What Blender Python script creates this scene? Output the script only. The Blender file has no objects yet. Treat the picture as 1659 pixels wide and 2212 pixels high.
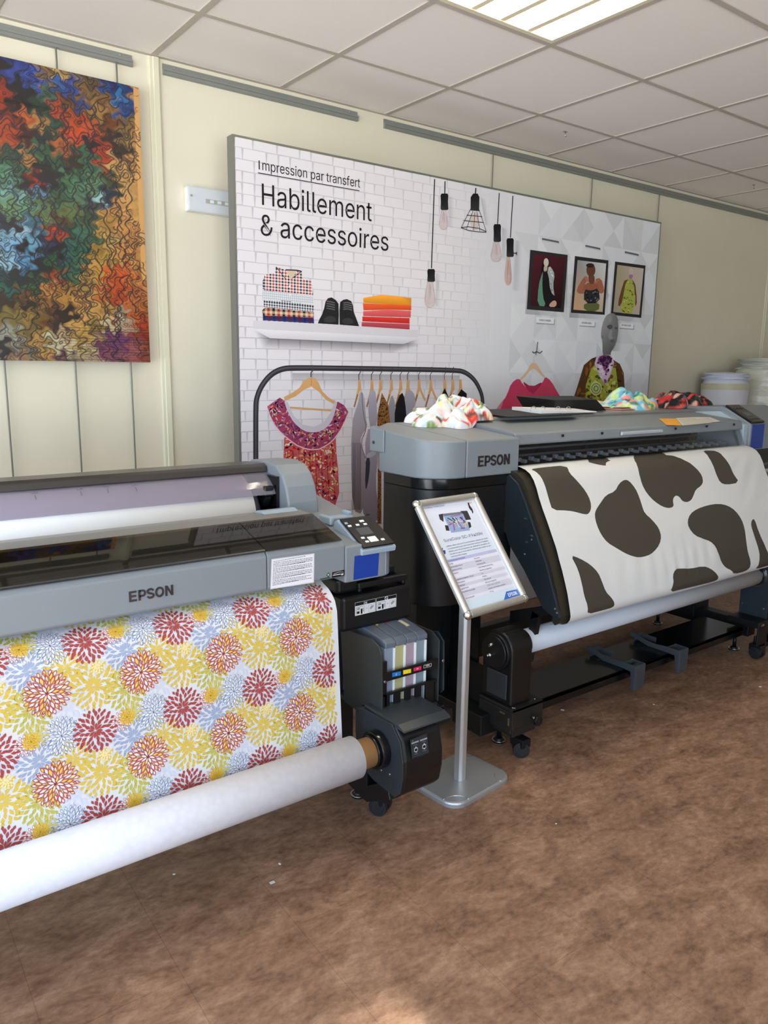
import bpy, bmesh, math, random, os
import numpy as np
from mathutils import Vector, Matrix
from mathutils.geometry import delaunay_2d_cdt, intersect_point_tri_2d
random.seed(7); RNG = np.random.default_rng(7)
PI = math.pi
scn = bpy.context.scene
col = scn.collection

# ------------------------------------------------------------------ camera model
W, H = 1659.0, 2212.0
FPX = 1654.0; YAW = 0.64095; PIT = -0.186649; ROL = 0.0131477
CAM = np.array([0.0, -3.361, 1.40])
fw = np.array([math.sin(YAW)*math.cos(PIT), math.cos(YAW)*math.cos(PIT), math.sin(PIT)])
r0 = np.array([math.cos(YAW), -math.sin(YAW), 0.0]); u0 = np.cross(r0, fw)
RT = r0*math.cos(ROL)+u0*math.sin(ROL); UP = -r0*math.sin(ROL)+u0*math.cos(ROL)
def ray(x, y): return fw+RT*(x-W/2)/FPX-UP*(y-H/2)/FPX
def aX(x, y, v): d = ray(x, y); return CAM+d*((v-CAM[0])/d[0])
def aY(x, y, v): d = ray(x, y); return CAM+d*((v-CAM[1])/d[1])
def aZ(x, y, v): d = ray(x, y); return CAM+d*((v-CAM[2])/d[2])

cd = bpy.data.cameras.new('camera'); cam = bpy.data.objects.new('camera', cd); col.objects.link(cam)
cd.sensor_fit = 'VERTICAL'; cd.sensor_height = 36.0; cd.lens = FPX/H*36.0; cd.clip_start = .05
m = Matrix(((RT[0], UP[0], -fw[0], CAM[0]), (RT[1], UP[1], -fw[1], CAM[1]), (RT[2], UP[2], -fw[2], CAM[2]), (0, 0, 0, 1)))
cam.matrix_world = m; scn.camera = cam
scn.view_settings.view_transform = 'Standard'; scn.view_settings.look = 'None'
scn.view_settings.gamma = 1; scn.view_settings.use_curve_mapping = False
scn.view_settings.exposure = 0.0

# ------------------------------------------------------------------ materials
def lin(c): 
    c = c/255.0
    return c/12.92 if c <= .04045 else ((c+.055)/1.055)**2.4
def sr(r, g, b, a=1.0): return (lin(r), lin(g), lin(b), a)
MATS = {}
def nt(name):
    m = bpy.data.materials.new(name); m.use_nodes = True
    t = m.node_tree; return m, t, t.nodes, t.links, t.nodes['Principled BSDF']
def mat(name, rgb, rough=.5, metal=0., bump=0., scale=60., var=.04, coat=0., spec=.5):
    if name in MATS: return MATS[name]
    m, t, n, l, p = nt(name)
    tc = n.new('ShaderNodeTexCoord'); ns = n.new('ShaderNodeTexNoise'); ns.inputs['Scale'].default_value = scale
    ns.inputs['Detail'].default_value = 3
    l.new(tc.outputs['Object'], ns.inputs['Vector'])
    mx = n.new('ShaderNodeMix'); mx.data_type = 'RGBA'
    c = sr(*rgb)
    mx.inputs[6].default_value = tuple(max(0, v*(1-var)) for v in c[:3])+(1,)
    mx.inputs[7].default_value = tuple(min(1, v*(1+var)) for v in c[:3])+(1,)
    l.new(ns.outputs['Fac'], mx.inputs[0]); l.new(mx.outputs[2], p.inputs['Base Color'])
    p.inputs['Roughness'].default_value = rough; p.inputs['Metallic'].default_value = metal
    p.inputs['Specular IOR Level'].default_value = spec
    if coat: p.inputs['Coat Weight'].default_value = coat; p.inputs['Coat Roughness'].default_value = .1
    if bump:
        b = n.new('ShaderNodeBump'); b.inputs['Strength'].default_value = bump; b.inputs['Distance'].default_value = .002
        l.new(ns.outputs['Fac'], b.inputs['Height']); l.new(b.outputs['Normal'], p.inputs['Normal'])
    MATS[name] = m; return m
def mat_ink(name, rough=.6, spec=.3, coat=0.):
    m, t, n, l, p = nt(name)
    a = n.new('ShaderNodeVertexColor'); a.layer_name = 'Col'
    l.new(a.outputs['Color'], p.inputs['Base Color']); l.new(a.outputs['Alpha'], p.inputs['Alpha'])
    p.inputs['Roughness'].default_value = rough; p.inputs['Specular IOR Level'].default_value = spec
    if coat: p.inputs['Coat Weight'].default_value = coat; p.inputs['Coat Roughness'].default_value = .03
    return m
def mat_clear(name, rgb, mixf=.0, rough=.02, tint=None):
    """thin tinted clear sheet: transparent with mirror-like fresnel reflection"""
    m, t, n, l, p = nt(name); n.remove(p)
    tr = n.new('ShaderNodeBsdfTransparent'); tr.inputs[0].default_value = sr(*rgb)
    gl = n.new('ShaderNodeBsdfGlossy'); gl.inputs['Roughness'].default_value = rough
    fr = n.new('ShaderNodeFresnel'); fr.inputs['IOR'].default_value = 1.5
    gm = n.new('ShaderNodeNewGeometry'); ml = n.new('ShaderNodeMath'); ml.operation = 'MULTIPLY_ADD'; ml.inputs[1].default_value = -1; ml.inputs[2].default_value = 1; l.new(gm.outputs['Backfacing'], ml.inputs[0])
    mu = n.new('ShaderNodeMath'); mu.operation = 'MULTIPLY'; l.new(ml.outputs[0], mu.inputs[0]); l.new(fr.outputs[0], mu.inputs[1])
    mx = n.new('ShaderNodeMixShader'); l.new(mu.outputs[0], mx.inputs[0]); l.new(tr.outputs[0], mx.inputs[1]); l.new(gl.outputs[0], mx.inputs[2])
    out = n['Material Output']; last = mx
    if mixf:
        df = n.new('ShaderNodeBsdfDiffuse'); df.inputs[0].default_value = sr(*(tint or rgb))
        m2 = n.new('ShaderNodeMixShader'); m2.inputs[0].default_value = mixf
        l.new(mx.outputs[0], m2.inputs[1]); l.new(df.outputs[0], m2.inputs[2]); last = m2
    l.new(last.outputs[0], out.inputs['Surface']); return m
def mat_emit(name, rgb, s):
    m, t, n, l, p = nt(name); p.inputs['Base Color'].default_value = sr(*rgb)
    p.inputs['Emission Color'].default_value = sr(*rgb); p.inputs['Emission Strength'].default_value = s; return m

GREY = mat('printer_grey', (124, 131, 137), .42, bump=.05, scale=900)
GREYD = mat('printer_grey_deck', (122, 121, 116), .38, bump=.05, scale=900)
GREYL = mat('printer_pale_grey', (150, 166, 180), .35)
BLACK = mat('black_plastic', (16, 17, 20), .38, bump=.05, scale=700)
BLACKM = mat('black_metal', (9, 10, 12), .45)
BLACKG = mat('glossy_black', (16, 16, 18), .18)
DGREY = mat('dark_grey_plastic', (50, 54, 58), .4)
STEEL = mat('bright_steel', (200, 200, 200), .25, 1.)
ALU = mat('brushed_aluminium', (206, 208, 210), .42, .75, scale=30)
ALUR = mat('rail_aluminium', (150, 153, 150), .5, .6, scale=30)
ALUF = mat('frame_aluminium', (214, 213, 208), .36, .85)
CHROME = mat('chrome', (225, 225, 225), .08, 1.)
PAPER = mat('white_paper', (228, 230, 232), .6, var=.01)
CARD = mat('brown_cardboard', (170, 128, 80), .75, scale=40, var=.1)
WHITE = mat('white_plastic', (232, 233, 235), .35)
BLUE = mat('blue_sticker', (22, 58, 150), .4)
RUB = mat('black_rubber', (22, 24, 27), .6)
GUIDE = mat('bronze_guide', (70, 66, 56), .3, .6)
CABLE = mat('grey_cable', (128, 128, 118), .5)
INK = mat_ink('printed_ink'); INKG = mat_ink('glossy_print', .18, .5, .6); INKF = mat_ink('printed_fabric_ink', .75, .15)
TINT = mat_clear('tinted_clear_lid', (172, 158, 136))
CLEAR = mat_clear('clear_window', (232, 235, 238))
SMOKE = mat_clear('smoked_clear', (232, 228, 236), .24, .08, (176, 170, 182))

# ------------------------------------------------------------------ mesh building
class MB:
    def __init__(s): s.v = []; s.f = []; s.mi = []; s.c = []; s.sm = []
    def add(s, vs, fs, mi=0, color=None, smooth=False):
        o = len(s.v); s.v.extend([tuple(map(float, v)) for v in vs])
        s.f.extend([tuple(i+o for i in f) for f in fs]); s.mi.extend([mi]*len(fs)); s.sm.extend([smooth]*len(fs))
        if color is None: color = (1, 1, 1, 1)
        if isinstance(color, list): s.c.extend(color)
        else: s.c.extend([color]*len(vs))
        return s
    def box(s, x0, x1, y0, y1, z0, z1, mi=0, color=None):
        v = [(x, y, z) for z in (z0, z1) for y in (y0, y1) for x in (x0, x1)]
        return s.add(v, [(0, 2, 3, 1), (4, 5, 7, 6), (0, 1, 5, 4), (2, 6, 7, 3), (0, 4, 6, 2), (1, 3, 7, 5)], mi, color)
    def obox(s, c, ax, ay, az, mi=0, color=None):
        """box from centre and three half-axis vectors"""
        c = np.array(c, float); ax, ay, az = (np.array(a, float) for a in (ax, ay, az))
        v = [c+i*ax+j*ay+k*az for k in (-1, 1) for j in (-1, 1) for i in (-1, 1)]
        return s.add(v, [(0, 2, 3, 1), (4, 5, 7, 6), (0, 1, 5, 4), (2, 6, 7, 3), (0, 4, 6, 2), (1, 3, 7, 5)], mi, color)
    def prism(s, pts, axis, a, b, mi=0, color=None):
        """pts: 2-D outline in the plane across `axis`, run from a to b"""
        def mk(p, t):
            return {'X': (t, p[0], p[1]), 'Y': (p[0], t, p[1]), 'Z': (p[0], p[1], t)}[axis]
        n = len(pts); v = [mk(p, a) for p in pts]+[mk(p, b) for p in pts]
        f = [tuple(range(n)), tuple(range(2*n-1, n-1, -1))]+[(i, i+n, (i+1) % n+n, (i+1) % n) for i in range(n)]
        return s.add(v, f, mi, color)
    def cyl(s, p0, p1, r, n=24, mi=0, r1=None, cap=True, color=None):
        p0, p1 = Vector(p0), Vector(p1); d = (p1-p0).normalized()
        a = d.orthogonal().normalized(); b = d.cross(a); r1 = r if r1 is None else r1
        v = []
        for p, q in ((p0, r), (p1, r1)):
            for i in range(n):
                t = 2*PI*i/n; v.append(p+(a*math.cos(t)+b*math.sin(t))*q)
        o = len(s.v)
        s.add(v, [(i, (i+1) % n, (i+1) % n+n, i+n) for i in range(n)], mi, color, True)
        if cap: s.f.extend([tuple(o+i for i in range(n-1, -1, -1)), tuple(o+n+i for i in range(n))]); s.mi.extend([mi]*2); s.sm.extend([False]*2)
        return s
    def tube(s, path, r, n=10, mi=0, color=None):
        P = [Vector(p) for p in path]; a = None; rings = []
        for i, p in enumerate(P):
            d = (P[min(i+1, len(P)-1)]-P[max(i-1, 0)]).normalized()
            a = d.orthogonal().normalized() if a is None else (a-d*a.dot(d)).normalized()
            b = d.cross(a); rr = r[i] if isinstance(r, (list, tuple)) else r
            rings.append([p+(a*math.cos(2*PI*k/n)+b*math.sin(2*PI*k/n))*rr for k in range(n)])
        v = [q for g in rings for q in g]; L = len(P)
        f = [(i*n+k, i*n+(k+1) % n, (i+1)*n+(k+1) % n, (i+1)*n+k) for i in range(L-1) for k in range(n)]
        f += [tuple(range(n-1, -1, -1)), tuple((L-1)*n+k for k in range(n))]
        return s.add(v, f, mi, color, True)
    def sphere(s, c, r, n=16, mi=0, sc=(1, 1, 1)):
        v = []; f = []
        for i in range(n//2+1):
            th = PI*i/(n//2)
            for k in range(n): v.append((c[0]+sc[0]*r*math.sin(th)*math.cos(2*PI*k/n), c[1]+sc[1]*r*math.sin(th)*math.sin(2*PI*k/n), c[2]+sc[2]*r*math.cos(th)))
        for i in range(n//2):
            for k in range(n): f.append((i*n+k, (i+1)*n+k, (i+1)*n+(k+1) % n, i*n+(k+1) % n))
        return s.add(v, f, mi, None, True)
def obj(name, mb, mats, parent=None, bevel=0., colors=False, seg=2, autosmooth=False, label=None, fixn=True):
    me = bpy.data.meshes.new(name)
    o = bpy.data.objects.new(name, me); col.objects.link(o)
    off = np.zeros(3)
    if parent is not None:
        o.parent = parent; q = parent
        while q: off += np.array(q.location); q = q.parent
    v = (np.array(mb.v)-off)
    me.from_pydata(v.tolist(), [], mb.f)
    for mm in (mats if isinstance(mats, (list, tuple)) else [mats]): me.materials.append(mm)
    me.polygons.foreach_set('material_index', mb.mi)
    me.polygons.foreach_set('use_smooth', [bool(x) or autosmooth for x in mb.sm])
    if colors:
        ca = me.color_attributes.new('Col', 'FLOAT_COLOR', 'POINT')
        ca.data.foreach_set('color', np.array(mb.c, dtype=np.float32).ravel())
    me.update()
    if fixn and not colors:
        bm = bmesh.new(); bm.from_mesh(me); bmesh.ops.recalc_face_normals(bm, faces=bm.faces); bm.to_mesh(me); bm.free()
    if autosmooth: me.set_sharp_from_angle(angle=math.radians(35))
    if bevel:
        b = o.modifiers.new('bevel', 'BEVEL'); b.width = bevel; b.segments = seg; b.limit_method = 'ANGLE'; b.angle_limit = math.radians(30)
        if hasattr(b, 'harden_normals'): b.harden_normals = False
    if label: o['label'] = label
    return o
def thing(name, label, cat, loc=(0, 0, 0), group=None):
    o = bpy.data.objects.new(name, None); col.objects.link(o); o.location = loc; o.empty_display_size = .05
    o['label'] = label; o['category'] = cat
    if group: o['group'] = group
    return o
def tag(o, label, cat, group=None):
    o['label'] = label; o['category'] = cat
    if group: o['group'] = group
    return o
def struct(o): o['kind'] = 'structure'; return o
def dup(src, parent, dx):
    c = src.copy(); col.objects.link(c); c.parent = parent
    c.location = Vector(src.location)+Vector(dx)
    for ch in src.children:
        g = ch.copy(); col.objects.link(g); g.parent = c
    return c
# ---- lettering
FONT = None
try:
    fp = os.path.join(bpy.utils.system_resource('DATAFILES'), 'fonts', 'Inter.woff2')
    if os.path.exists(fp): FONT = bpy.data.fonts.load(fp)
except Exception: FONT = None
def text2d(s, size=1.0, sx=1.0, off=0.0, align='LEFT', ext=0.):
    c = bpy.data.curves.new('t', 'FONT'); c.body = s; c.size = size; c.offset = off; c.align_x = align; c.extrude = ext
    c.resolution_u = 4
    if FONT: c.font = FONT
    o = bpy.data.objects.new('t', c); col.objects.link(o)
    dg = bpy.context.evaluated_depsgraph_get(); me = bpy.data.meshes.new_from_object(o.evaluated_get(dg))
    v = [(p.co.x*sx, p.co.y, p.co.z) for p in me.vertices]; f = [tuple(p.vertices) for p in me.polygons]
    bpy.data.objects.remove(o); bpy.data.curves.remove(c); bpy.data.meshes.remove(me)
    return v, f
def put_text(mb, s, org, ux, uy, size, width=None, sx=1., off=0., color=(0, 0, 0, 1), mi=0, align='LEFT', ext=0., height=None):
    """lay a string out from org along ux, letters up along uy; width fits the run length"""
    v, f = text2d(s, 1.0, 1.0, off, align, ext)
    if not v: return
    w = max(p[0] for p in v)-min(p[0] for p in v)
    if width: sx = width/(w*size)
    if height:
        hh = max(p[1] for p in v); size = height/hh; sx = width/(w*size) if width else sx
    org, ux, uy = (np.array(a, float) for a in (org, ux, uy)); nz = np.cross(ux, uy)
    mb.add([org+ux*(p[0]*size*sx)+uy*(p[1]*size)+nz*p[2] for p in v], f, mi, color)
LOGO_W = 4.28
def logo_shapes():
    t = .2; o = []
    o.append([(0, 0), (.72, 0), (.72, t*.85), (t, t*.85), (t, .42), (.66, .42), (.66, .59), (t, .59), (t, 1-t*.85), (.71, 1-t*.85), (.71, 1), (0, 1)])
    x = .88; o.append([(x, 0), (x+t, 0), (x+t, 1), (x, 1)])
    def stroke(pts, w):
        L = []; R = []
        for i in range(len(pts)):
            a = pts[max(i-1, 0)]; b = pts[min(i+1, len(pts)-1)]; d = math.hypot(b[0]-a[0], b[1]-a[1]); n = (-(b[1]-a[1])/d*w/2, (b[0]-a[0])/d*w/2)
            L.append((pts[i][0]+n[0], pts[i][1]+n[1])); R.append((pts[i][0]-n[0], pts[i][1]-n[1]))
        return L+R[::-1]
    arc = lambda cx, cy, rx, ry, a0, a1, n=14: [(cx+rx*math.cos(math.radians(a0+(a1-a0)*i/n)), cy+ry*math.sin(math.radians(a0+(a1-a0)*i/n))) for i in range(n+1)]
    o.append(stroke([(x+.1, .915)]+arc(x+.44, .66, .20, .255, 90, -90)+[(x+.1, .405)], .17))
    x = 1.68; o.append(stroke(arc(x+.37, .72, .28, .20, 12, 90, 7)+arc(x+.37, .72, .28, .20, 97, 255, 10)+arc(x+.37, .285, .29, .20, 72, -90, 12)+arc(x+.37, .285, .29, .20, -97, -170, 7), .18))
    x = 2.50; o.append(stroke(arc(x+.44, .5, .34, .42, 0, 180, 20), .19)); o.append(stroke(arc(x+.44, .5, .34, .42, 180, 360, 20), .19))
    x = 3.50; o.append([(x, 0), (x+t, 0), (x+t, .66), (x+.56, 0), (x+.78, 0), (x+.78, 1), (x+.78-t, 1), (x+.78-t, .34), (x+.22, 1), (x, 1)])
    return o
def put_logo(mb, org, ux, uy, width, height, ext=0., color=(1, 1, 1, 1), mi=0):
    org, ux, uy = (np.array(a, float) for a in (org, ux, uy)); nz = np.cross(ux, uy); sx = width/LOGO_W
    for p in logo_shapes():
        n = len(p); f = [org+ux*a*sx+uy*b*height+nz*ext for a, b in p]
        if ext: mb.add([q-nz*2*ext for q in f]+f, [tuple(range(n-1, -1, -1)), tuple(range(n, 2*n))]+[(i, (i+1) % n, (i+1) % n+n, i+n) for i in range(n)], mi, color)
        else: mb.add(f, [tuple(range(n))], mi, color)
def smooth_poly(pts, it=2, closed=True):
    for _ in range(it):
        q = []; n = len(pts)
        for i in range(n if closed else n-1):
            a, b = pts[i], pts[(i+1) % n]
            q += [(a[0]*.75+b[0]*.25, a[1]*.75+b[1]*.25), (a[0]*.25+b[0]*.75, a[1]*.25+b[1]*.75)]
        if not closed: q = [pts[0]]+q+[pts[-1]]
        pts = q
    return pts
def inside(p, poly):
    x, y = p; c = False; j = len(poly)-1
    for i in range(len(poly)):
        xi, yi = poly[i]; xj, yj = poly[j]
        if (yi > y) != (yj > y) and x < (xj-xi)*(y-yi)/(yj-yi)+xi: c = not c
        j = i
    return c
# smooth random field on a grid
def vnoise(u, v, seed, fr):
    r = np.random.default_rng(seed); g = r.random((64, 64))
    x = np.asarray(u)*fr; y = np.asarray(v)*fr; xi = np.floor(x).astype(int); yi = np.floor(y).astype(int)
    fx = x-xi; fy = y-yi; fx = fx*fx*(3-2*fx); fy = fy*fy*(3-2*fy)
    a = g[xi % 64, yi % 64]; b = g[(xi+1) % 64, yi % 64]; c = g[xi % 64, (yi+1) % 64]; d = g[(xi+1) % 64, (yi+1) % 64]
    return (a*(1-fx)+b*fx)*(1-fy)+(c*(1-fx)+d*fx)*fy
def fbm(u, v, seed, fr, o=3):
    return sum(vnoise(u, v, seed+i*13, fr*2**i)*.5**i for i in range(o))/sum(.5**i for i in range(o))

# ================================================================== THE ROOM
CZ = 2.6555
XL, XR, YF = -2.4, 7.1, -6.2
def mat_wall():
    m, t, n, l, p = nt('wallpaper'); tc = n.new('ShaderNodeTexCoord')
    w1 = n.new('ShaderNodeTexWave'); w1.wave_type = 'BANDS'; w1.bands_direction = 'DIAGONAL'; w1.inputs['Scale'].default_value = 90; w1.inputs['Distortion'].default_value = 1
    ns = n.new('ShaderNodeTexNoise'); ns.inputs['Scale'].default_value = 1.6; ns.inputs['Detail'].default_value = 5
    n2 = n.new('ShaderNodeTexNoise'); n2.inputs['Scale'].default_value = 260
    for q in (w1, ns, n2): l.new(tc.outputs['Object'], q.inputs['Vector'])
    cr = n.new('ShaderNodeValToRGB'); cr.color_ramp.elements[0].position = .3; cr.color_ramp.elements[1].position = .7
    cr.color_ramp.elements[0].color = sr(214, 207, 186); cr.color_ramp.elements[1].color = sr(221, 214, 194)
    l.new(ns.outputs['Fac'], cr.inputs[0]); l.new(cr.outputs[0], p.inputs['Base Color'])
    ad = n.new('ShaderNodeMath'); ad.operation = 'ADD'; l.new(w1.outputs['Fac'], ad.inputs[0]); l.new(n2.outputs['Fac'], ad.inputs[1])
    b = n.new('ShaderNodeBump'); b.inputs['Strength'].default_value = .12; b.inputs['Distance'].default_value = .001
    l.new(ad.outputs[0], b.inputs['Height']); l.new(b.outputs[0], p.inputs['Normal']); p.inputs['Roughness'].default_value = .75
    return m
def mat_floor():
    m, t, n, l, p = nt('brown_vinyl'); tc = n.new('ShaderNodeTexCoord')
    a = n.new('ShaderNodeTexNoise'); a.inputs['Scale'].default_value = 7; a.inputs['Detail'].default_value = 9; a.inputs['Roughness'].default_value = .68; a.inputs['Distortion'].default_value = .5
    b = n.new('ShaderNodeTexNoise'); b.inputs['Scale'].default_value = 34; b.inputs['Detail'].default_value = 6; b.inputs['Roughness'].default_value = .7
    mp = n.new('ShaderNodeMapping'); mp.inputs['Scale'].default_value = (1, 1.7, 1); mp.inputs['Rotation'].default_value = (0, 0, .35)
    l.new(tc.outputs['Object'], mp.inputs['Vector'])
    for q in (a, b): l.new(mp.outputs[0], q.inputs['Vector'])
    mx = n.new('ShaderNodeMath'); mx.operation = 'MULTIPLY_ADD'; mx.inputs[1].default_value = .45
    l.new(b.outputs['Fac'], mx.inputs[0]); 
    m2 = n.new('ShaderNodeMath'); m2.operation = 'MULTIPLY'; m2.inputs[1].default_value = .6; l.new(a.outputs['Fac'], m2.inputs[0]); l.new(m2.outputs[0], mx.inputs[2])
    cr = n.new('ShaderNodeValToRGB'); e = cr.color_ramp.elements; e[0].position = .36; e[1].position = .68
    e[0].color = sr(94, 67, 51); e[1].color = sr(172, 138, 114); k = e.new(.52); k.color = sr(136, 104, 83)
    l.new(mx.outputs[0], cr.inputs[0])
    br = n.new('ShaderNodeTexBrick'); br.inputs['Color1'].default_value = (1, 1, 1, 1); br.inputs['Color2'].default_value = (.97, .97, .97, 1); br.inputs['Mortar'].default_value = (.72, .68, .66, 1)
    br.inputs['Scale'].default_value = 1; br.inputs['Mortar Size'].default_value = .0009; br.inputs['Brick Width'].default_value = .92; br.inputs['Row Height'].default_value = .30
    rp = n.new('ShaderNodeMapping'); rp.inputs['Rotation'].default_value = (0, 0, 0.02+PI/2)
    l.new(tc.outputs['Object'], rp.inputs['Vector']); l.new(rp.outputs[0], br.inputs['Vector'])
    mm = n.new('ShaderNodeMix'); mm.data_type = 'RGBA'; mm.blend_type = 'MULTIPLY'; mm.inputs[0].default_value = 1
    l.new(cr.outputs[0], mm.inputs[6]); l.new(br.outputs['Color'], mm.inputs[7]); l.new(mm.outputs[2], p.inputs['Base Color'])
    rr = n.new('ShaderNodeMapRange'); rr.inputs[3].default_value = .42; rr.inputs[4].default_value = .6; l.new(a.outputs['Fac'], rr.inputs[0]); l.new(rr.outputs[0], p.inputs['Roughness'])
    p.inputs['Specular IOR Level'].default_value = .35
    bp = n.new('ShaderNodeBump'); bp.inputs['Strength'].default_value = .12; bp.inputs['Distance'].default_value = .002
    l.new(b.outputs['Fac'], bp.inputs['Height']); l.new(bp.outputs[0], p.inputs['Normal']); return m
def mat_tile():
    m, t, n, l, p = nt('ceiling_tile'); tc = n.new('ShaderNodeTexCoord'); ns = n.new('ShaderNodeTexNoise'); ns.inputs['Scale'].default_value = 350; ns.inputs['Detail'].default_value = 3
    l.new(tc.outputs['Object'], ns.inputs['Vector']); cr = n.new('ShaderNodeValToRGB'); cr.color_ramp.elements[0].color = sr(236, 229, 225); cr.color_ramp.elements[1].color = sr(246, 240, 236)
    l.new(ns.outputs['Fac'], cr.inputs[0]); l.new(cr.outputs[0], p.inputs['Base Color']); p.inputs['Roughness'].default_value = .9
    b = n.new('ShaderNodeBump'); b.inputs['Strength'].default_value = .2; b.inputs['Distance'].default_value = .001; l.new(ns.outputs['Fac'], b.inputs['Height']); l.new(b.outputs[0], p.inputs['Normal']); return m
WALLM, FLOORM, TILEM = mat_wall(), mat_floor(), mat_tile()
TRIMM = mat('cream_trim', (214, 210, 186), .5, var=.02)
TBAR = mat('ceiling_grid_paint', (186, 176, 166), .5, var=.02)
WFRAME = mat('window_frame_paint', (225, 225, 222), .4)
GLASS = mat_clear('window_glass', (245, 248, 248))

struct(obj('floor', MB().box(XL, XR, YF, 0, -.05, 0), FLOORM))
struct(obj('wall_back', MB().box(XL, XR, 0, .1, 0, CZ+.1), WALLM))
struct(obj('wall_right', MB().box(XR, XR+.1, YF, 0, 0, CZ+.1), WALLM))
# left wall with a wide window, shop front with two windows behind the camera
LW = (-5.4, -.7, .25, 2.4)
struct(obj('wall_left', MB().box(XL-.1, XL, YF, LW[0], 0, CZ+.1).box(XL-.1, XL, LW[1], 0, 0, CZ+.1).box(XL-.1, XL, LW[0], LW[1], 0, LW[2]).box(XL-.1, XL, LW[0], LW[1], LW[3], CZ+.1), WALLM))
FWN = [(-1.9, 1.3, .3, 2.35)]
fwm = MB()
xs = [XL, FWN[0][0], FWN[0][1], XR]
for a, b in ((0, 1), (2, 3)): fwm.box(xs[a], xs[b], YF-.1, YF, 0, CZ+.1)
for a, b in ((1, 2),): fwm.box(xs[a], xs[b], YF-.1, YF, 0, .3).box(xs[a], xs[b], YF-.1, YF, FWN[a//2][3], CZ+.1)
struct(obj('wall_front', fwm, WALLM))
def window(i, axis, a, b, z0, z1, at):
    t = .05; mb = MB(); pb = MB()
    def bx(m, u0, u1, w0, w1, d0, d1):
        if axis == 'X': m.box(u0, u1, at+d0, at+d1, w0, w1)
        else: m.box(at+d0, at+d1, u0, u1, w0, w1)
    bx(mb, a, b, z0, z0+t, -.08, -.02); bx(mb, a, b, z1-t, z1, -.08, -.02)
    n = 3
    for k in range(n+1): x = a+(b-a-t)*k/n; bx(mb, x, x+t, z0, z1, -.08, -.02)
    bx(pb, a+t, b-t, z0+t, z1-t, -.052, -.048)
    w = struct(obj('window_%d' % i, mb, WFRAME)); obj('pane', pb, GLASS, w)
window(1, 'Y', LW[0], LW[1], LW[2], LW[3], XL); window(2, 'X', *FWN[0], YF)
# ceiling: tiles above an exposed T-bar grid
GX0, GY0, G = 1.2784, -.4957, .6
LX0, LX1, LY0, LY1 = GX0+G, GX0+2*G, GY0-2*G, GY0-G
cm = MB()
cm.box(XL, LX0, YF, 0, CZ, CZ+.08).box(LX1, XR, YF, 0, CZ, CZ+.08).box(LX0, LX1, YF, LY0, CZ, CZ+.08).box(LX0, LX1, LY1, 0, CZ, CZ+.08)
struct(obj('ceiling', cm, TILEM))
gm = MB(); h = .012
k = -6
while GX0+k*G < XR:
    x = GX0+k*G
    if x > XL: gm.box(x-h, x+h, YF, 0, CZ-.004, CZ)
    k += 1
k = 0
while GY0-k*G > YF:
    y = GY0-k*G; gm.box(XL, XR, y-h, y+h, CZ-.0045, CZ); k += 1
gm.box(XL, XR, -.022, 0, CZ-.0048, CZ)
struct(obj('trim_1', gm, TBAR))
def coverstrip(i, x):
    p = [(x-.024, 0), (x-.024, -.006), (x-.018, -.009), (x-.006, -.009), (x-.003, -.013), (x+.018, -.013), (x+.024, -.009), (x+.024, 0)]
    struct(obj('trim_%d' % i, MB().prism(p, 'Z', 0, CZ-.006), TRIMM))
coverstrip(2, 1.283); coverstrip(3, 6.40)
struct(obj('baseboard_back', MB().box(XL, XR, -.012, 0, 0, .08), TRIMM))
# fine vertical wallpaper joints
# ------------------------------------------------------------------ ceiling light
t = thing('ceiling_light', 'recessed square louvred ceiling light, glowing white, at the top of the view', 'ceiling light', ((LX0+LX1)/2, (LY0+LY1)/2, CZ))
x0, x1, y0, y1 = LX0+.012, LX1-.012, LY0+.012, LY1-.012
fm = MB()
fm.box(x0, x1, y0, y0+.02, CZ-.004, CZ+.09).box(x0, x1, y1-.02, y1, CZ-.004, CZ+.09).box(x0, x0+.02, y0+.02, y1-.02, CZ-.004, CZ+.09).box(x1-.02, x1, y0+.02, y1-.02, CZ-.004, CZ+.09).box(x0, x1, y0, y1, CZ+.09, CZ+.10)
obj('frame', fm, mat('light_frame', (226, 216, 190), .4), t)
lv = MB()
for i in range(1, 4):
    x = x0+(x1-x0)*i/4; lv.prism([(x-.012, CZ+.0), (x+.012, CZ+.0), (x+.002, CZ+.035), (x-.002, CZ+.035)], 'Y', y0+.02, y1-.02)
for i in range(1, 10):
    y = y0+(y1-y0)*i/10; lv.box(x0+.02, x1-.02, y-.0015, y+.0015, CZ+.002, CZ+.03)
obj('louvre', lv, mat('louvre_white', (240, 228, 196), .3), t)
TUBE = mat_emit('lit_tube', (255, 249, 234), 62)
for i in range(4):
    x = x0+(x1-x0)*(i+.5)/4
    obj('tube', MB().cyl((x, y0+.03, CZ+.055), (x, y1-.03, CZ+.055), .013), TUBE, t)
for i, (px, py, lb) in enumerate(((1221, 288, 'small metal hook in the ceiling tile nearer the ceiling light'), (1628, 402, 'small metal hook in the ceiling tile near the right edge'))):
    p = aZ(px, py, CZ-.01)
    hk = MB().box(p[0]-.012, p[0]+.012, p[1]-.006, p[1]+.006, CZ-.004, CZ)
    hk.tube([(p[0], p[1], CZ-.003), (p[0], p[1], CZ-.02), (p[0]+.005, p[1], CZ-.027), (p[0]+.011, p[1], CZ-.022)], .002, 6)
    tag(obj('ceiling_hook', hk, STEEL), lb, 'hook')
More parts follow.
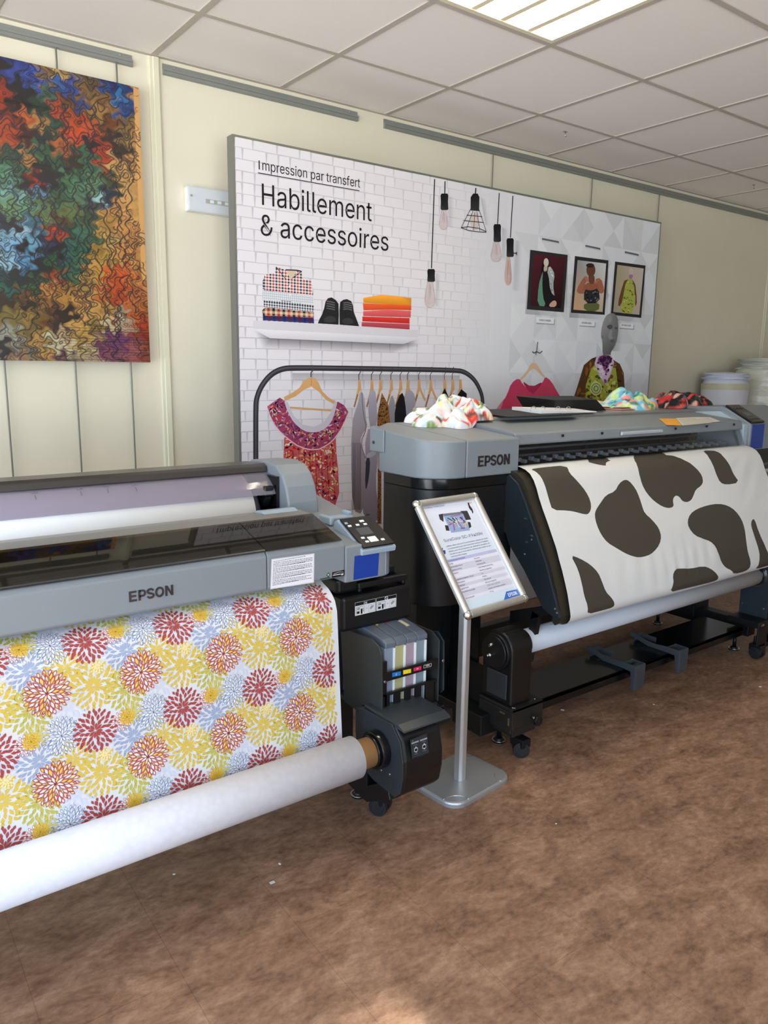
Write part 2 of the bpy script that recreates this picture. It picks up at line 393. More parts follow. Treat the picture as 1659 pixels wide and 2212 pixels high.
# ------------------------------------------------------------------ picture rails and cables
def rail(xa, xb, z, lb, shelf=.0):
    t = thing('picture_rail', lb, 'rail', (xa, 0, z), 'aluminium picture rails')
    p = [(0, z+.022), (-.004, z+.022), (-.005, z+.004), (-.016, z+.002), (-.017, z-.006), (-.014, z-.008), (-.016, z-.020), (-.012, z-.022), (0, z-.022)]
    obj('channel', MB().prism(p, 'X', xa, xb), ALUR, t)
    n = max(2, int((xb-xa)/.6)+1)
    for i in range(n):
        x = xa+.05+(xb-xa-.1)*i/(n-1)
        obj('screw', MB().cyl((x, -.004, z+.012), (x, -.008, z+.012), .0045, 10), STEEL, t)
rail(-.3, aY(284, 122, 0)[0], 2.612, 'grey aluminium picture rail above the multicoloured painting')
rail(aY(350, 140, 0)[0], aY(771, 240, 0)[0], 2.612, 'short grey aluminium picture rail between cover strip and poster panel')
rail(aY(828, 258, 0)[0], 6.95, 2.612, 'long grey aluminium picture rail running right above the poster panel')
def wire(x, z0, z1, lb, y=-.02, r=.0025):
    o = MB().tube([(x, y, z0), (x+.001, y, (z0+z1)/2), (x, y, z1)], r, 8)
    tag(obj('hanging_cable', o, CABLE), lb, 'cable', 'picture rail cables')
xa = aY(117, 95, 0)[0]; xb = aY(247, 120, 0)[0]
wire(xb, .45, 2.59, 'thin grey cable on the wall nearest the cream cover strip, behind the painting', r=.0035)
wire(xa, .45, 2.59, 'thin grey cable behind the painting, second from the cream cover strip', r=.0035)
wire(aY(8, 800, 0)[0], .45, 2.59, 'thin grey cable below the painting at the left edge of the photo', r=.0035)
for px, py, lb in ((1060, 340, 'thin grey cable above the poster panel, above its pendant bulbs'), (1274, 390, 'thin grey cable above the poster panel, above its framed portraits'), (1419, 425, 'thin grey cable above the right end of the poster panel')):
    wire(aY(px, py, 0)[0], 1.9, 2.59, lb, r=.003)
# ------------------------------------------------------------------ emergency light
a = aY(392, 401, 0); b = aY(396, 462, 0)
t = thing('emergency_light', 'flat clear-fronted emergency light box on the wall left of the poster panel', 'emergency light', (a[0], 0, b[2]))
ex0, ex1, ez0, ez1 = a[0]+.01, a[0]+.42, b[2]+.01, a[2]-.005
obj('housing', MB().box(ex0, ex1, -.045, 0, ez0, ez1), WHITE, t, .006)
obj('cover', MB().box(ex0-.004, ex1+.004, -.052, -.0455, ez0-.004, ez1+.004), mat_clear('light_cover', (250, 251, 252), .12, .06, (235, 237, 240)), t)
ld = MB().box(ex0+.08, ex1-.03, -.0465, -.0452, (ez0+ez1)/2-.012, (ez0+ez1)/2+.006)
s_ = obj('led_strip', ld, mat('led_strip', (168, 166, 150), .4), t)
for i in range(7): obj('led', MB().box(ex0+.10+i*.035, ex0+.118+i*.035, -.0485, -.0466, (ez0+ez1)/2-.009, (ez0+ez1)/2+.003), WHITE, s_)
obj('screw', MB().cyl((ex0+.012, -.0526, (ez0+ez1)/2+.01), (ex0+.012, -.054, (ez0+ez1)/2+.01), .005, 10), STEEL, t)

# ================================================================== THE PAINTING
def painting():
    X0, X1, Z0, Z1 = .115, 1.199, 1.408, 2.503
    t = thing('painting', 'large unframed glossy painting of swirling multicoloured wavy lines', 'painting', (X0, -.03, Z0))
    obj('backing_board', MB().box(X0+.004, X1-.004, -.046, -.021, Z0+.004, Z1-.004), mat('board_edge', (196, 160, 96), .6), t)
    xs = np.concatenate([np.linspace(X0, .60, 200, endpoint=False), np.linspace(.60, X1, 330)]); zs = np.linspace(Z0, Z1, 600)
    XX, ZZ = np.meshgrid(xs, zs)
    # seed colours, positions read off the picture: (px, py, r, g, b, weight)
    seeds = [(0,140,40,24,24),(30,150,50,70,150),(70,170,50,80,170),(100,160,140,110,60),(45,190,24,20,26),(125,175,40,90,160),(60,220,20,14,14),(125,160,200,160,90),(150,190,40,70,150),(175,200,140,105,60),
     (200,190,120,90,50),(235,190,30,80,150),(255,205,40,120,180),(275,195,20,60,130),(275,235,20,80,160),(240,180,30,40,110),(290,200,210,160,100),(230,215,140,100,50),(215,240,160,120,60),(285,270,150,115,60),(262,300,140,110,60),(300,300,190,140,70),
     (170,215,40,60,120),(150,225,110,70,30),(100,210,60,90,70),(80,230,30,60,40),(120,235,190,70,30),(35,260,140,50,20),(20,290,180,70,25),(55,290,70,25,16),(50,250,190,90,40),(10,215,160,50,20),(25,230,30,16,12),
     (90,265,180,130,70),(100,300,30,60,44),(110,260,40,80,60),(150,260,190,80,30),(165,290,200,70,25),(190,280,190,80,35),(200,310,30,20,20),(215,320,170,60,25),(225,340,180,60,25),(190,340,60,100,70),(245,300,60,36,24),(235,270,110,60,25),
     (130,320,180,100,50),(60,340,170,120,60),(30,330,50,80,60),(85,330,60,100,70),(150,350,60,50,30),(120,350,50,90,60),(75,398,150,40,20),(80,412,90,140,170),(60,400,30,24,20),(95,390,24,20,20),(110,380,40,30,24),(20,380,90,140,110),(40,360,60,100,70),
     (150,390,70,120,80),(180,380,60,110,80),(170,420,80,120,90),(200,400,100,140,100),(215,430,150,190,190),(205,440,60,70,60),(230,420,40,60,80),(130,420,60,100,70),(100,440,80,110,70),(60,440,100,150,120),(30,420,120,170,160),(20,450,110,150,100),
     (245,350,210,160,90),(260,380,215,165,90),(290,350,205,150,80),(285,420,215,165,95),(255,450,210,150,80),(295,450,205,155,85),(265,330,60,50,30),(240,390,70,80,50),(300,400,210,155,85),
     (130,480,90,60,30),(125,500,180,60,25),(100,470,110,130,80),(160,460,90,110,60),(180,500,60,120,90),(165,530,50,110,90),(150,500,40,80,60),(190,480,60,90,60),(0,480,30,40,60),(20,510,130,180,205),(50,500,150,190,210),(65,520,110,170,200),(30,540,120,170,210),(60,560,90,150,190),(10,560,150,190,210),(50,535,14,14,24),(30,490,10,10,16),(70,490,60,100,120),
     (100,530,40,50,80),(120,540,24,24,40),(110,560,40,90,60),(90,570,30,30,40),(140,555,40,90,90),(170,560,60,110,80),(200,520,60,100,70),(220,500,190,150,70),(235,480,190,140,60),(210,540,180,140,60),(245,520,200,160,90),(265,500,215,150,80),(275,540,220,150,80),(290,520,200,140,80),(300,560,205,145,80),
     (230,560,190,150,70),(200,580,200,150,70),(240,590,215,100,40),(260,600,210,90,40),(280,600,215,120,60),(260,640,200,80,35),(285,650,215,120,60),(300,640,190,110,60),(305,600,205,135,75),
     (20,600,40,60,60),(50,600,30,50,50),(20,630,40,100,90),(40,650,80,60,30),(70,620,60,100,60),(90,610,50,80,60),(60,640,120,80,40),(100,620,190,130,60),(130,620,180,120,50),(120,600,150,70,30),(90,650,160,110,50),(110,660,100,60,30),(150,600,60,100,70),(160,620,150,110,50),(180,620,190,150,80),(170,650,210,150,80),(140,650,180,130,60),(200,640,205,150,80),(220,640,200,110,50),
     (10,650,60,40,24),(60,660,30,24,20),(60,680,150,120,50),(90,680,120,90,40),(20,680,130,110,50),(130,690,60,36,20),(150,670,40,24,20),(110,690,90,50,24),(170,690,205,155,85),(200,670,205,155,80),(230,670,200,150,80),(210,700,150,120,60),(250,690,150,90,50),(290,690,190,90,40),(310,700,170,60,30),(300,670,200,110,50),
     (20,720,150,150,130),(30,740,160,150,130),(10,740,30,24,24),(60,710,120,100,50),(80,730,180,140,70),(90,750,190,150,80),(50,770,170,130,90),(60,760,120,110,90),(100,770,200,150,80),(120,740,200,190,150),(140,730,190,160,120),(150,750,215,200,160),(140,770,130,90,90),(170,740,190,150,80),(190,760,190,170,120),(180,720,200,160,80),(210,740,190,150,110),(215,750,100,50,80),(200,770,190,160,130),
     (240,700,200,180,140),(260,690,210,195,160),(280,700,190,150,120),(240,730,130,70,110),(260,740,120,60,110),(235,760,150,80,110),(260,770,140,80,100),(290,740,150,80,90),(310,740,160,80,60),(315,770,150,70,60),(290,770,160,90,90),(300,720,150,60,40),(316,730,140,40,24)]
    sp = np.array([aY(s[0], s[1], -.05)[[0, 2]] for s in seeds]); sc = np.array([[lin(v) for v in s[2:5]] for s in seeds])
    # mirror for the half beyond the frame
    mir = sp.copy(); mir[:, 0] = .62-(mir[:, 0]-.62); sp = np.vstack([sp, mir]); sc = np.vstack([sc, sc])
    u, v = XX, ZZ
    amp = .016
    wu = u+amp*np.sin(v*140+6*fbm(u, v, 3, 6))+.022*(fbm(u, v, 11, 22, 2)-.5)+.007*(fbm(u, v, 12, 70, 1)-.5)
    wv = v+amp*.8*np.sin(u*130+6*fbm(u, v, 5, 6))+.022*(fbm(u, v, 14, 22, 2)-.5)+.007*(fbm(u, v, 15, 70, 1)-.5)
    P = np.stack([wu.ravel(), wv.ravel()], 1); out = np.zeros((len(P), 3))
    for s in range(0, len(P), 20000):
        d = ((P[s:s+20000, None, :]-sp[None])**2).sum(2); i2 = np.argpartition(d, 2, 1)[:, :2]
        dd = np.take_along_axis(d, i2, 1); w = 1/(dd+2e-5)**2.2; w /= w.sum(1, keepdims=True)
        out[s:s+20000] = (sc[i2]*w[..., None]).sum(1)
    C = out.reshape(XX.shape+(3,))
    lum = .35+.85*fbm(wu, wv, 31, 40, 3); gm_ = C.mean(2, keepdims=True); C = (gm_+(C-gm_)*1.0)*.80*lum[..., None]
    edge_ = np.clip((XX-1.176)/.003, 0, 1)[..., None]*(ZZ > 1.75)[..., None]; C = C*(1-edge_)+np.array([lin(198), lin(148), lin(88)])*edge_
    # dark sinuous contour lines, densest in the middle, thinning to the right margin
    dens = np.clip((1.20-XX)/.22, 0, 1)
    def lines(seed, fr, lv, th, ax):
        F = fbm(wu*1.0, wv*1.0, seed, fr, 2)*lv; dF = np.hypot(*np.gradient(F, zs, xs)); dist = np.abs(F-np.round(F))/np.maximum(dF, 1e-3)
        return np.clip(1.4-dist/th, 0, 1)
    L1 = lines(41, 9, 7, .0022, 0); L2 = lines(57, 15, 5, .0017, 0)
    keep = (fbm(u, v, 71, 12) > (.58-.55*dens)).astype(float)
    # long zigzag strands
    Z = np.zeros_like(XX)
    for k in range(16):
        xc = .72+.028*k; ph = RNG.random()*6; z0, z1 = (1.42+.25*RNG.random(), 2.45-.3*RNG.random())
        path = xc+.010*np.sin(ZZ*95+ph+2*np.sin(ZZ*11+ph))+.02*np.sin(ZZ*7+ph)
        Z = np.maximum(Z, np.clip(1.5-np.abs(XX-path)/.0030, 0, 1)*(ZZ > z0)*(ZZ < z1)*(fbm(u, v, 80+k, 9) > .38))
    tot = np.clip(np.maximum(np.maximum(L1*keep, L2*keep*.8), Z), 0, 1)
    stripe = (ZZ < 1.56)*(XX > .84)*(np.abs((ZZ*95) % 1-.5) < .13)
    C = C*(1-.93*tot[..., None])+np.array([.012, .010, .016])*tot[..., None]*.93
    C = C*(1-.45*stripe[..., None])
    nz, nx = XX.shape; mb = MB()
    V = np.stack([XX.ravel(), np.full(XX.size, -.050), ZZ.ravel()], 1)
    idx = np.arange(nz*nx).reshape(nz, nx)
    F = np.stack([idx[:-1, :-1], idx[:-1, 1:], idx[1:, 1:], idx[1:, :-1]], -1).reshape(-1, 4)
    mb.v = V.tolist(); mb.f = F.tolist(); mb.mi = [0]*len(F); mb.sm = [False]*len(F)
    mb.c = np.concatenate([np.clip(C.reshape(-1, 3), 0, 1), np.ones((nz*nx, 1))], 1).tolist()
    obj('print', mb, INKG, t, colors=True)
painting()

# ================================================================== THE POSTER PANEL
PX0, PX1, PZ0, PZ1, PY = 1.516, 4.512, 0.0, 2.336, -.25
panel = thing('poster_panel', 'large white brick-print textile poster panel with French lettering behind the printers', 'poster panel', (PX0, PY, 0))
fr = .006
pf = MB().box(PX0-.004, PX0+fr, PY-.002, PY+.05, PZ0, PZ1+.004).box(PX1-fr, PX1+.004, PY-.002, PY+.05, PZ0, PZ1+.004)
pf.box(PX0+fr, PX1-fr, PY-.002, PY+.05, PZ1-fr, PZ1+.004).box(PX0+fr, PX1-fr, PY-.002, PY+.05, PZ0, PZ0+fr)
obj('frame', pf, mat('panel_frame', (122, 122, 118), .4, .4), panel)
obj('foot', MB().box(PX0+.3, PX0+.36, PY-.12, PY+.17, 0, .012), ALUR, panel)
obj('foot', MB().box(PX1-.36, PX1-.3, PY-.12, PY+.17, 0, .012), ALUR, panel)
ART = MB()
LY = lambda k: PY-.0022-k*.00012
def zz(ox, oy, s): return lambda pts: [(ox+x*s, oy+y*s) for x, y in pts]
Z3 = zz(480, 260, .31344); Z4 = zz(900, 360, .33755); Z5 = zz(520, 740, .33755); ZS = zz(540, 560, .22906)
def apoly(pts, c, k, sm=0):
    """filled outline on the print; pts traced from the photograph; c one colour or one per point"""
    if sm: pts = smooth_poly(pts, sm)
    v = [aY(x, y, LY(k)) for x, y in pts]
    ART.add(v, [tuple(range(len(v)))], 0, c)
def astroke(pts, w, c, k, sm=0, taper=1.):
    if sm: pts = smooth_poly(pts, sm, False)
    P = [aY(x, y, LY(k))[[0, 2]] for x, y in pts]; L = []; R = []
    for i in range(len(P)):
        d = P[min(i+1, len(P)-1)]-P[max(i-1, 0)]; n_ = np.array([-d[1], d[0]])/(np.linalg.norm(d)+1e-9)
        ww = w/2*(1+(taper-1)*i/(len(P)-1)); L.append(P[i]+n_*ww); R.append(P[i]-n_*ww)
    v = [(q[0], LY(k), q[1]) for q in L+R]; n = len(P)
    ART.add(v, [(i, i+1, n+i+1, n+i) for i in range(n-1)], 0, c)
def aellipse(cx, cy, rx, ry, c, k, n=20): apoly([(cx+rx*math.cos(2*PI*i/n), cy+ry*math.sin(2*PI*i/n)) for i in range(n)], c, k)
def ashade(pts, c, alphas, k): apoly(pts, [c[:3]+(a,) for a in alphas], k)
def ablots(poly, cols, n, r0, r1, k, seed=1, strch=1.):
    rg = random.Random(seed); xs = [p[0] for p in poly]; ys = [p[1] for p in poly]; c = 0; t = 0
    while c < n and t < n*12:
        t += 1; x = rg.uniform(min(xs), max(xs)); y = rg.uniform(min(ys), max(ys)); r = rg.uniform(r0, r1); a = rg.random()*PI
        q = []
        for i in range(7):
            th = 2*PI*i/7; rr = r*rg.uniform(.55, 1.25); dx, dy = rr*math.cos(th)*strch, rr*math.sin(th)/strch
            q.append((x+dx*math.cos(a)-dy*math.sin(a), y+dx*math.sin(a)+dy*math.cos(a)))
        if all(inside(p, poly) for p in q): apoly(q, rg.choice(cols), k+(c % 3)*.4); c += 1
def acells(poly, cell, fn, k, slope=0.):
    xs = [p[0] for p in poly]; ys = [p[1] for p in poly]; x = min(xs)
    while x < max(xs):
        y = min(ys)-40
        while y < max(ys)+40:
            yy = y+slope*(x-min(xs)); c = (x+cell/2, yy+cell/2)
            if inside(c, poly):
                cc = fn((x-min(xs))/cell, (y-min(ys))/cell)
                if cc: apoly([(x, yy), (x+cell, yy+slope*cell), (x+cell, yy+slope*cell+cell), (x, yy+cell)], cc, k)
            y += cell
        x += cell
# background cloth
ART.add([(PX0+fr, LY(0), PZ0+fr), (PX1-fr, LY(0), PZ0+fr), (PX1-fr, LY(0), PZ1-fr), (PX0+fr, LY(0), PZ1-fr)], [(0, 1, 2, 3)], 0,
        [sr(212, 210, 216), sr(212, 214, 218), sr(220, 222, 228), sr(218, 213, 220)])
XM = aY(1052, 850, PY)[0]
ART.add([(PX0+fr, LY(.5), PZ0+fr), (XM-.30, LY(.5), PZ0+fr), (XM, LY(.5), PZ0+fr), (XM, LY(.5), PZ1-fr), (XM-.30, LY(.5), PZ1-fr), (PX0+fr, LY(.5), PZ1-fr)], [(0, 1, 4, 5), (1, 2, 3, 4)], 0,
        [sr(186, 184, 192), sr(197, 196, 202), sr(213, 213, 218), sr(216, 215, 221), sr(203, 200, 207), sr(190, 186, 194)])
XW = aY(1052, 850, PY)[0]
z = PZ0+.02; row = 0; rg = random.Random(3)
while z < PZ1-.012:
    x = PX0+fr+(-.09 if row % 2 else -.03)+rg.uniform(-.01, .01); h_ = .0455
    fz = (z-PZ0)/(PZ1-PZ0)
    xmax = XW+(.1 if z > 1.9 else 0)
    while x < xmax:
        w_ = rg.choice([.115, .115, .058, .112]); a, b = max(x+.0018, PX0+fr), min(x+w_-.0018, xmax)
        if b-a > .012:
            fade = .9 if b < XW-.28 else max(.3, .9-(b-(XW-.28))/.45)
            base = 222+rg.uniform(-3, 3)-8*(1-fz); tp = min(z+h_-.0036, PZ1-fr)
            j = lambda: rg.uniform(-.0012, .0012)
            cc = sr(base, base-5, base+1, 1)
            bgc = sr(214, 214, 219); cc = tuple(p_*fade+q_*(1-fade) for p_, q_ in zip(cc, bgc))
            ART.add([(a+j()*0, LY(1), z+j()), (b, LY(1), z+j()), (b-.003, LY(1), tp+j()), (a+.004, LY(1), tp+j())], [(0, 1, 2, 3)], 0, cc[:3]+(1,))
        x += w_
    z += h_; row += 1
# faceted grey triangles on the right third
g_ = .19; x = XW+.16
while x < PX1-fr:
    z = 1.0
    while z < PZ1-fr:
        for tri in (((0, 0), (g_, 0), (g_/2, g_/2)), ((g_, 0), (g_, g_), (g_/2, g_/2)), ((0, g_), (g_, g_), (g_/2, g_/2)), ((0, 0), (0, g_), (g_/2, g_/2))):
            if rg.random() < .62:
                q = [(min(max(x+a, XW), PX1-fr), min(max(z+b, PZ0), PZ1-fr)) for a, b in tri]; s_ = rg.choice([205, 208, 211, 221, 224])
                ART.add([(a, LY(1), b) for a, b in q], [(0, 1, 2)], 0, sr(s_, s_+1, s_+5))
        z += g_
    x += g_
INKC = sr(34, 30, 34)
def atext(s, base, end, top, k=12, off=0., color=INKC):
    a = aY(*base, LY(k)); b = aY(*end, LY(k)); tz = aY(*top, LY(k))
    put_text(ART, s, a, (1, 0, 0), (0, 0, 1), 1, width=b[0]-a[0], height=(tz[2]-a[2]), off=off, color=color)
apoly([(558.6, 346.4), (561.0, 346.9), (561.4, 366.2), (559.0, 365.7)], INKC, 12)
atext('mpression par transfert', (565.2, 367), (776.5, 408), (564.9, 344.4))
atext('Habillement', (562, 441.8), (799.5, 480.4), (561.5, 394))
atext('& accessoires', (561, 507.6), (837, 543), (561.5, 461))
a = aY(557.4, 372.8, LY(12)); b = aY(776.5, 415.2, LY(12)); ART.add([(a[0], LY(12), a[2]-.0025), (b[0], LY(12), a[2]-.0025), (b[0], LY(12), a[2]+.001), (a[0], LY(12), a[2]+.001)], [(0, 1, 2, 3)], 0, INKC)
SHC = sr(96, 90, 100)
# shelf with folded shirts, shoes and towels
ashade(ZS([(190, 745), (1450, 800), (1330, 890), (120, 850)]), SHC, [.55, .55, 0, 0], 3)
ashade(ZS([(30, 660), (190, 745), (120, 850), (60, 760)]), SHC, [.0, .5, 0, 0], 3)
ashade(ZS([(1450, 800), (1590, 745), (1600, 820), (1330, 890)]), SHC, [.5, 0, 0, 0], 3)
apoly(ZS([(50, 657), (1580, 740), (1450, 800), (190, 745)]), [sr(226, 224, 230), sr(220, 218, 226), sr(196, 194, 202), sr(206, 202, 210)], 5)
apoly(ZS([(30, 578), (1585, 668), (1582, 738), (30, 655)]), sr(208, 204, 211), 6)
WHT = sr(226, 222, 220); RED = sr(176, 40, 48); NAV = sr(26, 32, 58)
def plaid(poly, cols, per, sl, back, k, cell=7.2):
    def fn(i, j):
        i, j = int(i), int(j); a = i % per; b = j % per; cx = cols[0] if (i//per) % 2 else cols[1]; cy = cols[0] if (j//per) % 2 else cols[1]
        va, vb = a < per//2, b < per//2
        if va and vb: return cx
        if va or vb:
            c = cx if va else cy; return tuple((p+q)/2 for p, q in zip(c, back))
        return None
    apoly(ZS(poly), back, k); P = ZS(poly); acells(P, cell*.22906, fn, k+1, sl)
plaid([(120, 210), (140, 145), (230, 135), (245, 68), (300, 90), (350, 105), (440, 105), (485, 108), (500, 190), (580, 205), (595, 340), (400, 320), (120, 285)], (RED, NAV), 4, .10, WHT, 8)
apoly(ZS([(345, 105), (445, 108), (425, 140), (385, 190), (355, 140)]), sr(206, 186, 160), 10); astroke(ZS([(335, 100), (440, 104), (480, 112)]), .005, NAV, 10.6)
astroke(ZS([(245, 70), (340, 190)]), .003, NAV, 10.8); astroke(ZS([(490, 110), (400, 180)]), .003, NAV, 10.8)
aellipse(*ZS([(375, 255)])[0], 2.6, 2.2, sr(232, 222, 200), 11); aellipse(*ZS([(378, 335)])[0], 2.6, 2.2, sr(232, 226, 205), 11)
def thin(i, j): return sr(150, 160, 178) if int(i) % 3 == 0 or int(j) % 4 == 0 else None
sh2 = [(122, 290), (595, 345), (600, 415), (120, 385)]; apoly(ZS(sh2), sr(216, 218, 222), 8); acells(ZS(sh2), .85, lambda i, j: sr(160, 170, 186) if int(i) % 5 == 0 or int(j) % 6 == 0 else None, 9, .10)
plaid([(130, 390), (330, 390), (605, 435), (600, 495), (130, 450)], (NAV, NAV), 4, .1, sr(222, 222, 226), 9, 6)
plaid([(115, 480), (140, 455), (600, 500), (600, 550), (120, 530)], (sr(160, 40, 36), sr(40, 34, 40)), 8, .06, sr(214, 190, 160), 9, 6)
plaid([(122, 530), (600, 550), (605, 605), (122, 575)], (sr(90, 26, 40), sr(30, 34, 80)), 8, .06, sr(50, 56, 110), 10, 6)
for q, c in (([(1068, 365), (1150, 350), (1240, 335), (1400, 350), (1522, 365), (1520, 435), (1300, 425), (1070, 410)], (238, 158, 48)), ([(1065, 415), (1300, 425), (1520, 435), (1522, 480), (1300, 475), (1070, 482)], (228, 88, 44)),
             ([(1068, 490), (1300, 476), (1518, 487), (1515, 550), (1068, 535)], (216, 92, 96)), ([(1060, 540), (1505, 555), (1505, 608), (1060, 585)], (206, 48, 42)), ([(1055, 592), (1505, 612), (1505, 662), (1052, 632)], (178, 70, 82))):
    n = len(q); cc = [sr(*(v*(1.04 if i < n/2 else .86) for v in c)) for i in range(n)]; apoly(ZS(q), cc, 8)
SHO = sr(34, 34, 36)
apoly(ZS([(640, 605), (655, 565), (680, 520), (700, 460), (712, 400), (735, 368), (770, 360), (810, 385), (835, 420), (838, 520), (835, 617)]), SHO, 8)
apoly(ZS([(845, 617), (843, 480), (850, 405), (880, 382), (915, 376), (955, 395), (972, 440), (980, 500), (1005, 565), (1030, 632)]), SHO, 8)
for i in range(4):
    astroke(ZS([(722, 395+i*22), (765, 402+i*22), (800, 412+i*22)]), .0045, sr(96, 96, 98), 9); astroke(ZS([(880, 412+i*20), (920, 408+i*20), (962, 420+i*20)]), .0045, sr(96, 96, 98), 9)
apoly(ZS([(690, 560), (740, 535), (800, 540), (815, 585), (760, 600), (700, 595)]), sr(54, 54, 57), 9, 1); apoly(ZS([(865, 580), (900, 555), (955, 555), (985, 600), (930, 615), (875, 605)]), sr(54, 54, 57), 9, 1)
# pendant bulbs
BK = sr(26, 26, 28)
def bulb(cord, sock, bl, tint=(222, 200, 196)):
    astroke(Z4(cord), .0065, BK, 9)
    (ax, ay, bx, by) = sock; apoly(Z4([(ax+6, ay), (bx-6, ay), (bx, ay+12), (bx-2, (ay+by)/2), (bx, by-8), (bx-6, by), (ax+6, by), (ax, by-8), (ax+2, (ay+by)/2), (ax, ay+12)]), [BK]*3+[sr(44, 44, 47)]*3+[sr(60, 60, 64)]*2+[BK]*2, 10)
    (ax, ay, bx, by) = bl; cx = (ax+bx)/2; w = (bx-ax)/2; hh = by-ay
    o = [(cx-w*.45, ay), (cx-w*.62, ay+hh*.25), (cx-w, ay+hh*.68), (cx-w*.75, ay+hh*.92), (cx, by), (cx+w*.75, ay+hh*.92), (cx+w, ay+hh*.68), (cx+w*.62, ay+hh*.25), (cx+w*.45, ay)]
    o = smooth_poly(o, 2, False); apoly(Z4(o), sr(*tint, .35), 8); astroke(Z4(o), .0028, sr(186, 170, 172), 9)
    astroke(Z4([(cx-2, ay+hh*.1), (cx-6, ay+hh*.6), (cx+6, ay+hh*.62), (cx+3, ay+hh*.15)]), .0018, sr(150, 130, 126), 9.5)
bulb([(115, 79), (95, 650)], (68, 655, 118, 737), (50, 735, 122, 905)); bulb([(182, 93), (180, 180)], (153, 172, 203, 278), (143, 275, 203, 406), (232, 205, 200))
bulb([(529, 168), (518, 368)], (492, 368, 540, 482), (473, 480, 545, 611), (230, 200, 196)); bulb([(616, 187), (600, 455)], (575, 458, 622, 578), (562, 578, 610, 762), (224, 170, 140))
astroke(Z4([(620, 553), (640, 555)]), .005, BK, 11); astroke(Z4([(640, 545), (640, 566)]), .005, BK, 11)
for q in ([(588, 600), (578, 740)], [(598, 600), (600, 745)], [(584, 735), (592, 750), (600, 735)]): astroke(Z4(q), .0028, sr(206, 140, 96), 10)
astroke(Z4([(379, 136), (376, 176)]), .008, BK, 9)
apoly(Z4([(362, 172), (390, 172), (402, 195), (400, 285), (345, 280), (346, 195)]), [BK]*3+[sr(50, 50, 52)]*2+[BK], 10)
for q in ([(350, 262), (285, 390)], [(360, 285), (318, 400)], [(372, 290), (365, 408)], [(385, 288), (405, 412)], [(398, 270), (446, 416)]): astroke(Z4(q), .0035, sr(60, 54, 52), 9.5)
for q in ([(283, 390), (330, 408), (390, 417), (446, 420)], [(300, 345), (350, 350), (430, 358)], [(320, 310), (420, 320)], [(283, 390), (330, 385), (400, 395), (446, 416)]): astroke(Z4(q), .004, sr(50, 46, 46), 9.7)
apoly(Z4([(345, 300), (395, 300), (398, 370), (388, 405), (355, 402), (343, 365)]), sr(236, 214, 208, .6), 8)
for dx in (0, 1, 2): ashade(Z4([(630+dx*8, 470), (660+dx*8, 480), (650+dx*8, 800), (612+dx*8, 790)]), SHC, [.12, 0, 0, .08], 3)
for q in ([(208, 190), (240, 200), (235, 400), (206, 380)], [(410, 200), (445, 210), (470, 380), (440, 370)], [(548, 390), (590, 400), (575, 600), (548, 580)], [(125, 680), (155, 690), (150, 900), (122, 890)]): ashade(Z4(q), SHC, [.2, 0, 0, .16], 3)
# framed portraits
def lamp_slot(x0, y0, x1, y1):
    apoly(Z4([(x0, y0), (x1, y1-14), (x1+2, y1), (x1-3, y1+4), (x0+3, y0+18), (x0, y0+12)]), sr(120, 120, 126), 8); astroke(Z4([(x0, y0+3), (x1, y1-10)]), .008, sr(96, 96, 100), 9); astroke(Z4([(x0+2, y0+15), (x1, y1+2)]), .007, sr(206, 206, 210), 9)
lamp_slot(803, 458, 910, 492); lamp_slot(1080, 502, 1175, 535); lamp_slot(1332, 542, 1420, 574)
def pframe(o, i, bg):
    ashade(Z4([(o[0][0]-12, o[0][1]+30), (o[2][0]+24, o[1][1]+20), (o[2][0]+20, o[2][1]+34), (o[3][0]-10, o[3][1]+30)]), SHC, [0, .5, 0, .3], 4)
    apoly(Z4(o), sr(46, 44, 47), 6); apoly(Z4(i), bg, 7)
pframe([(727, 532), (967, 565), (942, 932), (705, 913)], [(748, 558), (950, 582), (925, 908), (727, 890)], [sr(82, 30, 40), sr(70, 26, 32), sr(30, 14, 18), sr(58, 24, 30)])
pframe([(1013, 572), (1228, 600), (1203, 948), (987, 935)], [(1030, 598), (1213, 620), (1190, 930), (1003, 915)], [sr(150, 150, 152), sr(214, 214, 216), sr(196, 176, 150), sr(206, 160, 120)])
pframe([(1270, 607), (1465, 633), (1437, 968), (1243, 948)], [(1285, 628), (1453, 652), (1425, 948), (1258, 930)], [sr(170, 156, 126), sr(196, 184, 176), sr(186, 174, 160), sr(160, 150, 130)])
E4 = lambda cx, cy, rx, ry, c, k: aellipse(900+cx*.33755, 360+cy*.33755, rx*.33755, ry*.33755, c, k)
P4 = lambda q, c, k, sm=1: apoly(Z4(q), c, k, sm)
P4([(815, 590), (845, 580), (852, 625), (815, 660), (800, 700), (795, 780), (785, 760), (800, 640)], sr(22, 16, 18), 8)
P4([(800, 690), (808, 665), (805, 790), (832, 895), (772, 890), (780, 760)], sr(96, 142, 122), 8.5); P4([(835, 660), (860, 640), (885, 690), (872, 760), (885, 842), (852, 800), (845, 720)], sr(166, 176, 176), 8.5)
P4([(806, 690), (825, 670), (845, 690), (855, 800), (895, 840), (898, 900), (850, 900), (815, 870), (804, 780)], sr(28, 22, 26), 9); E4(829, 613, 16, 27, sr(206, 200, 186), 9.5); P4([(815, 632), (838, 632), (835, 668), (812, 672)], sr(180, 180, 160), 9.3)
P4([(848, 880), (880, 852), (898, 868), (890, 898), (850, 898)], sr(206, 160, 136), 10); E4(852, 652, 10, 12, sr(190, 190, 186), 10)
ablots(Z4([(835, 660), (860, 640), (885, 690), (872, 760), (885, 842), (852, 800), (845, 720)]), [sr(110, 118, 120), sr(214, 220, 220)], 14, .8, 2, 10, 5)
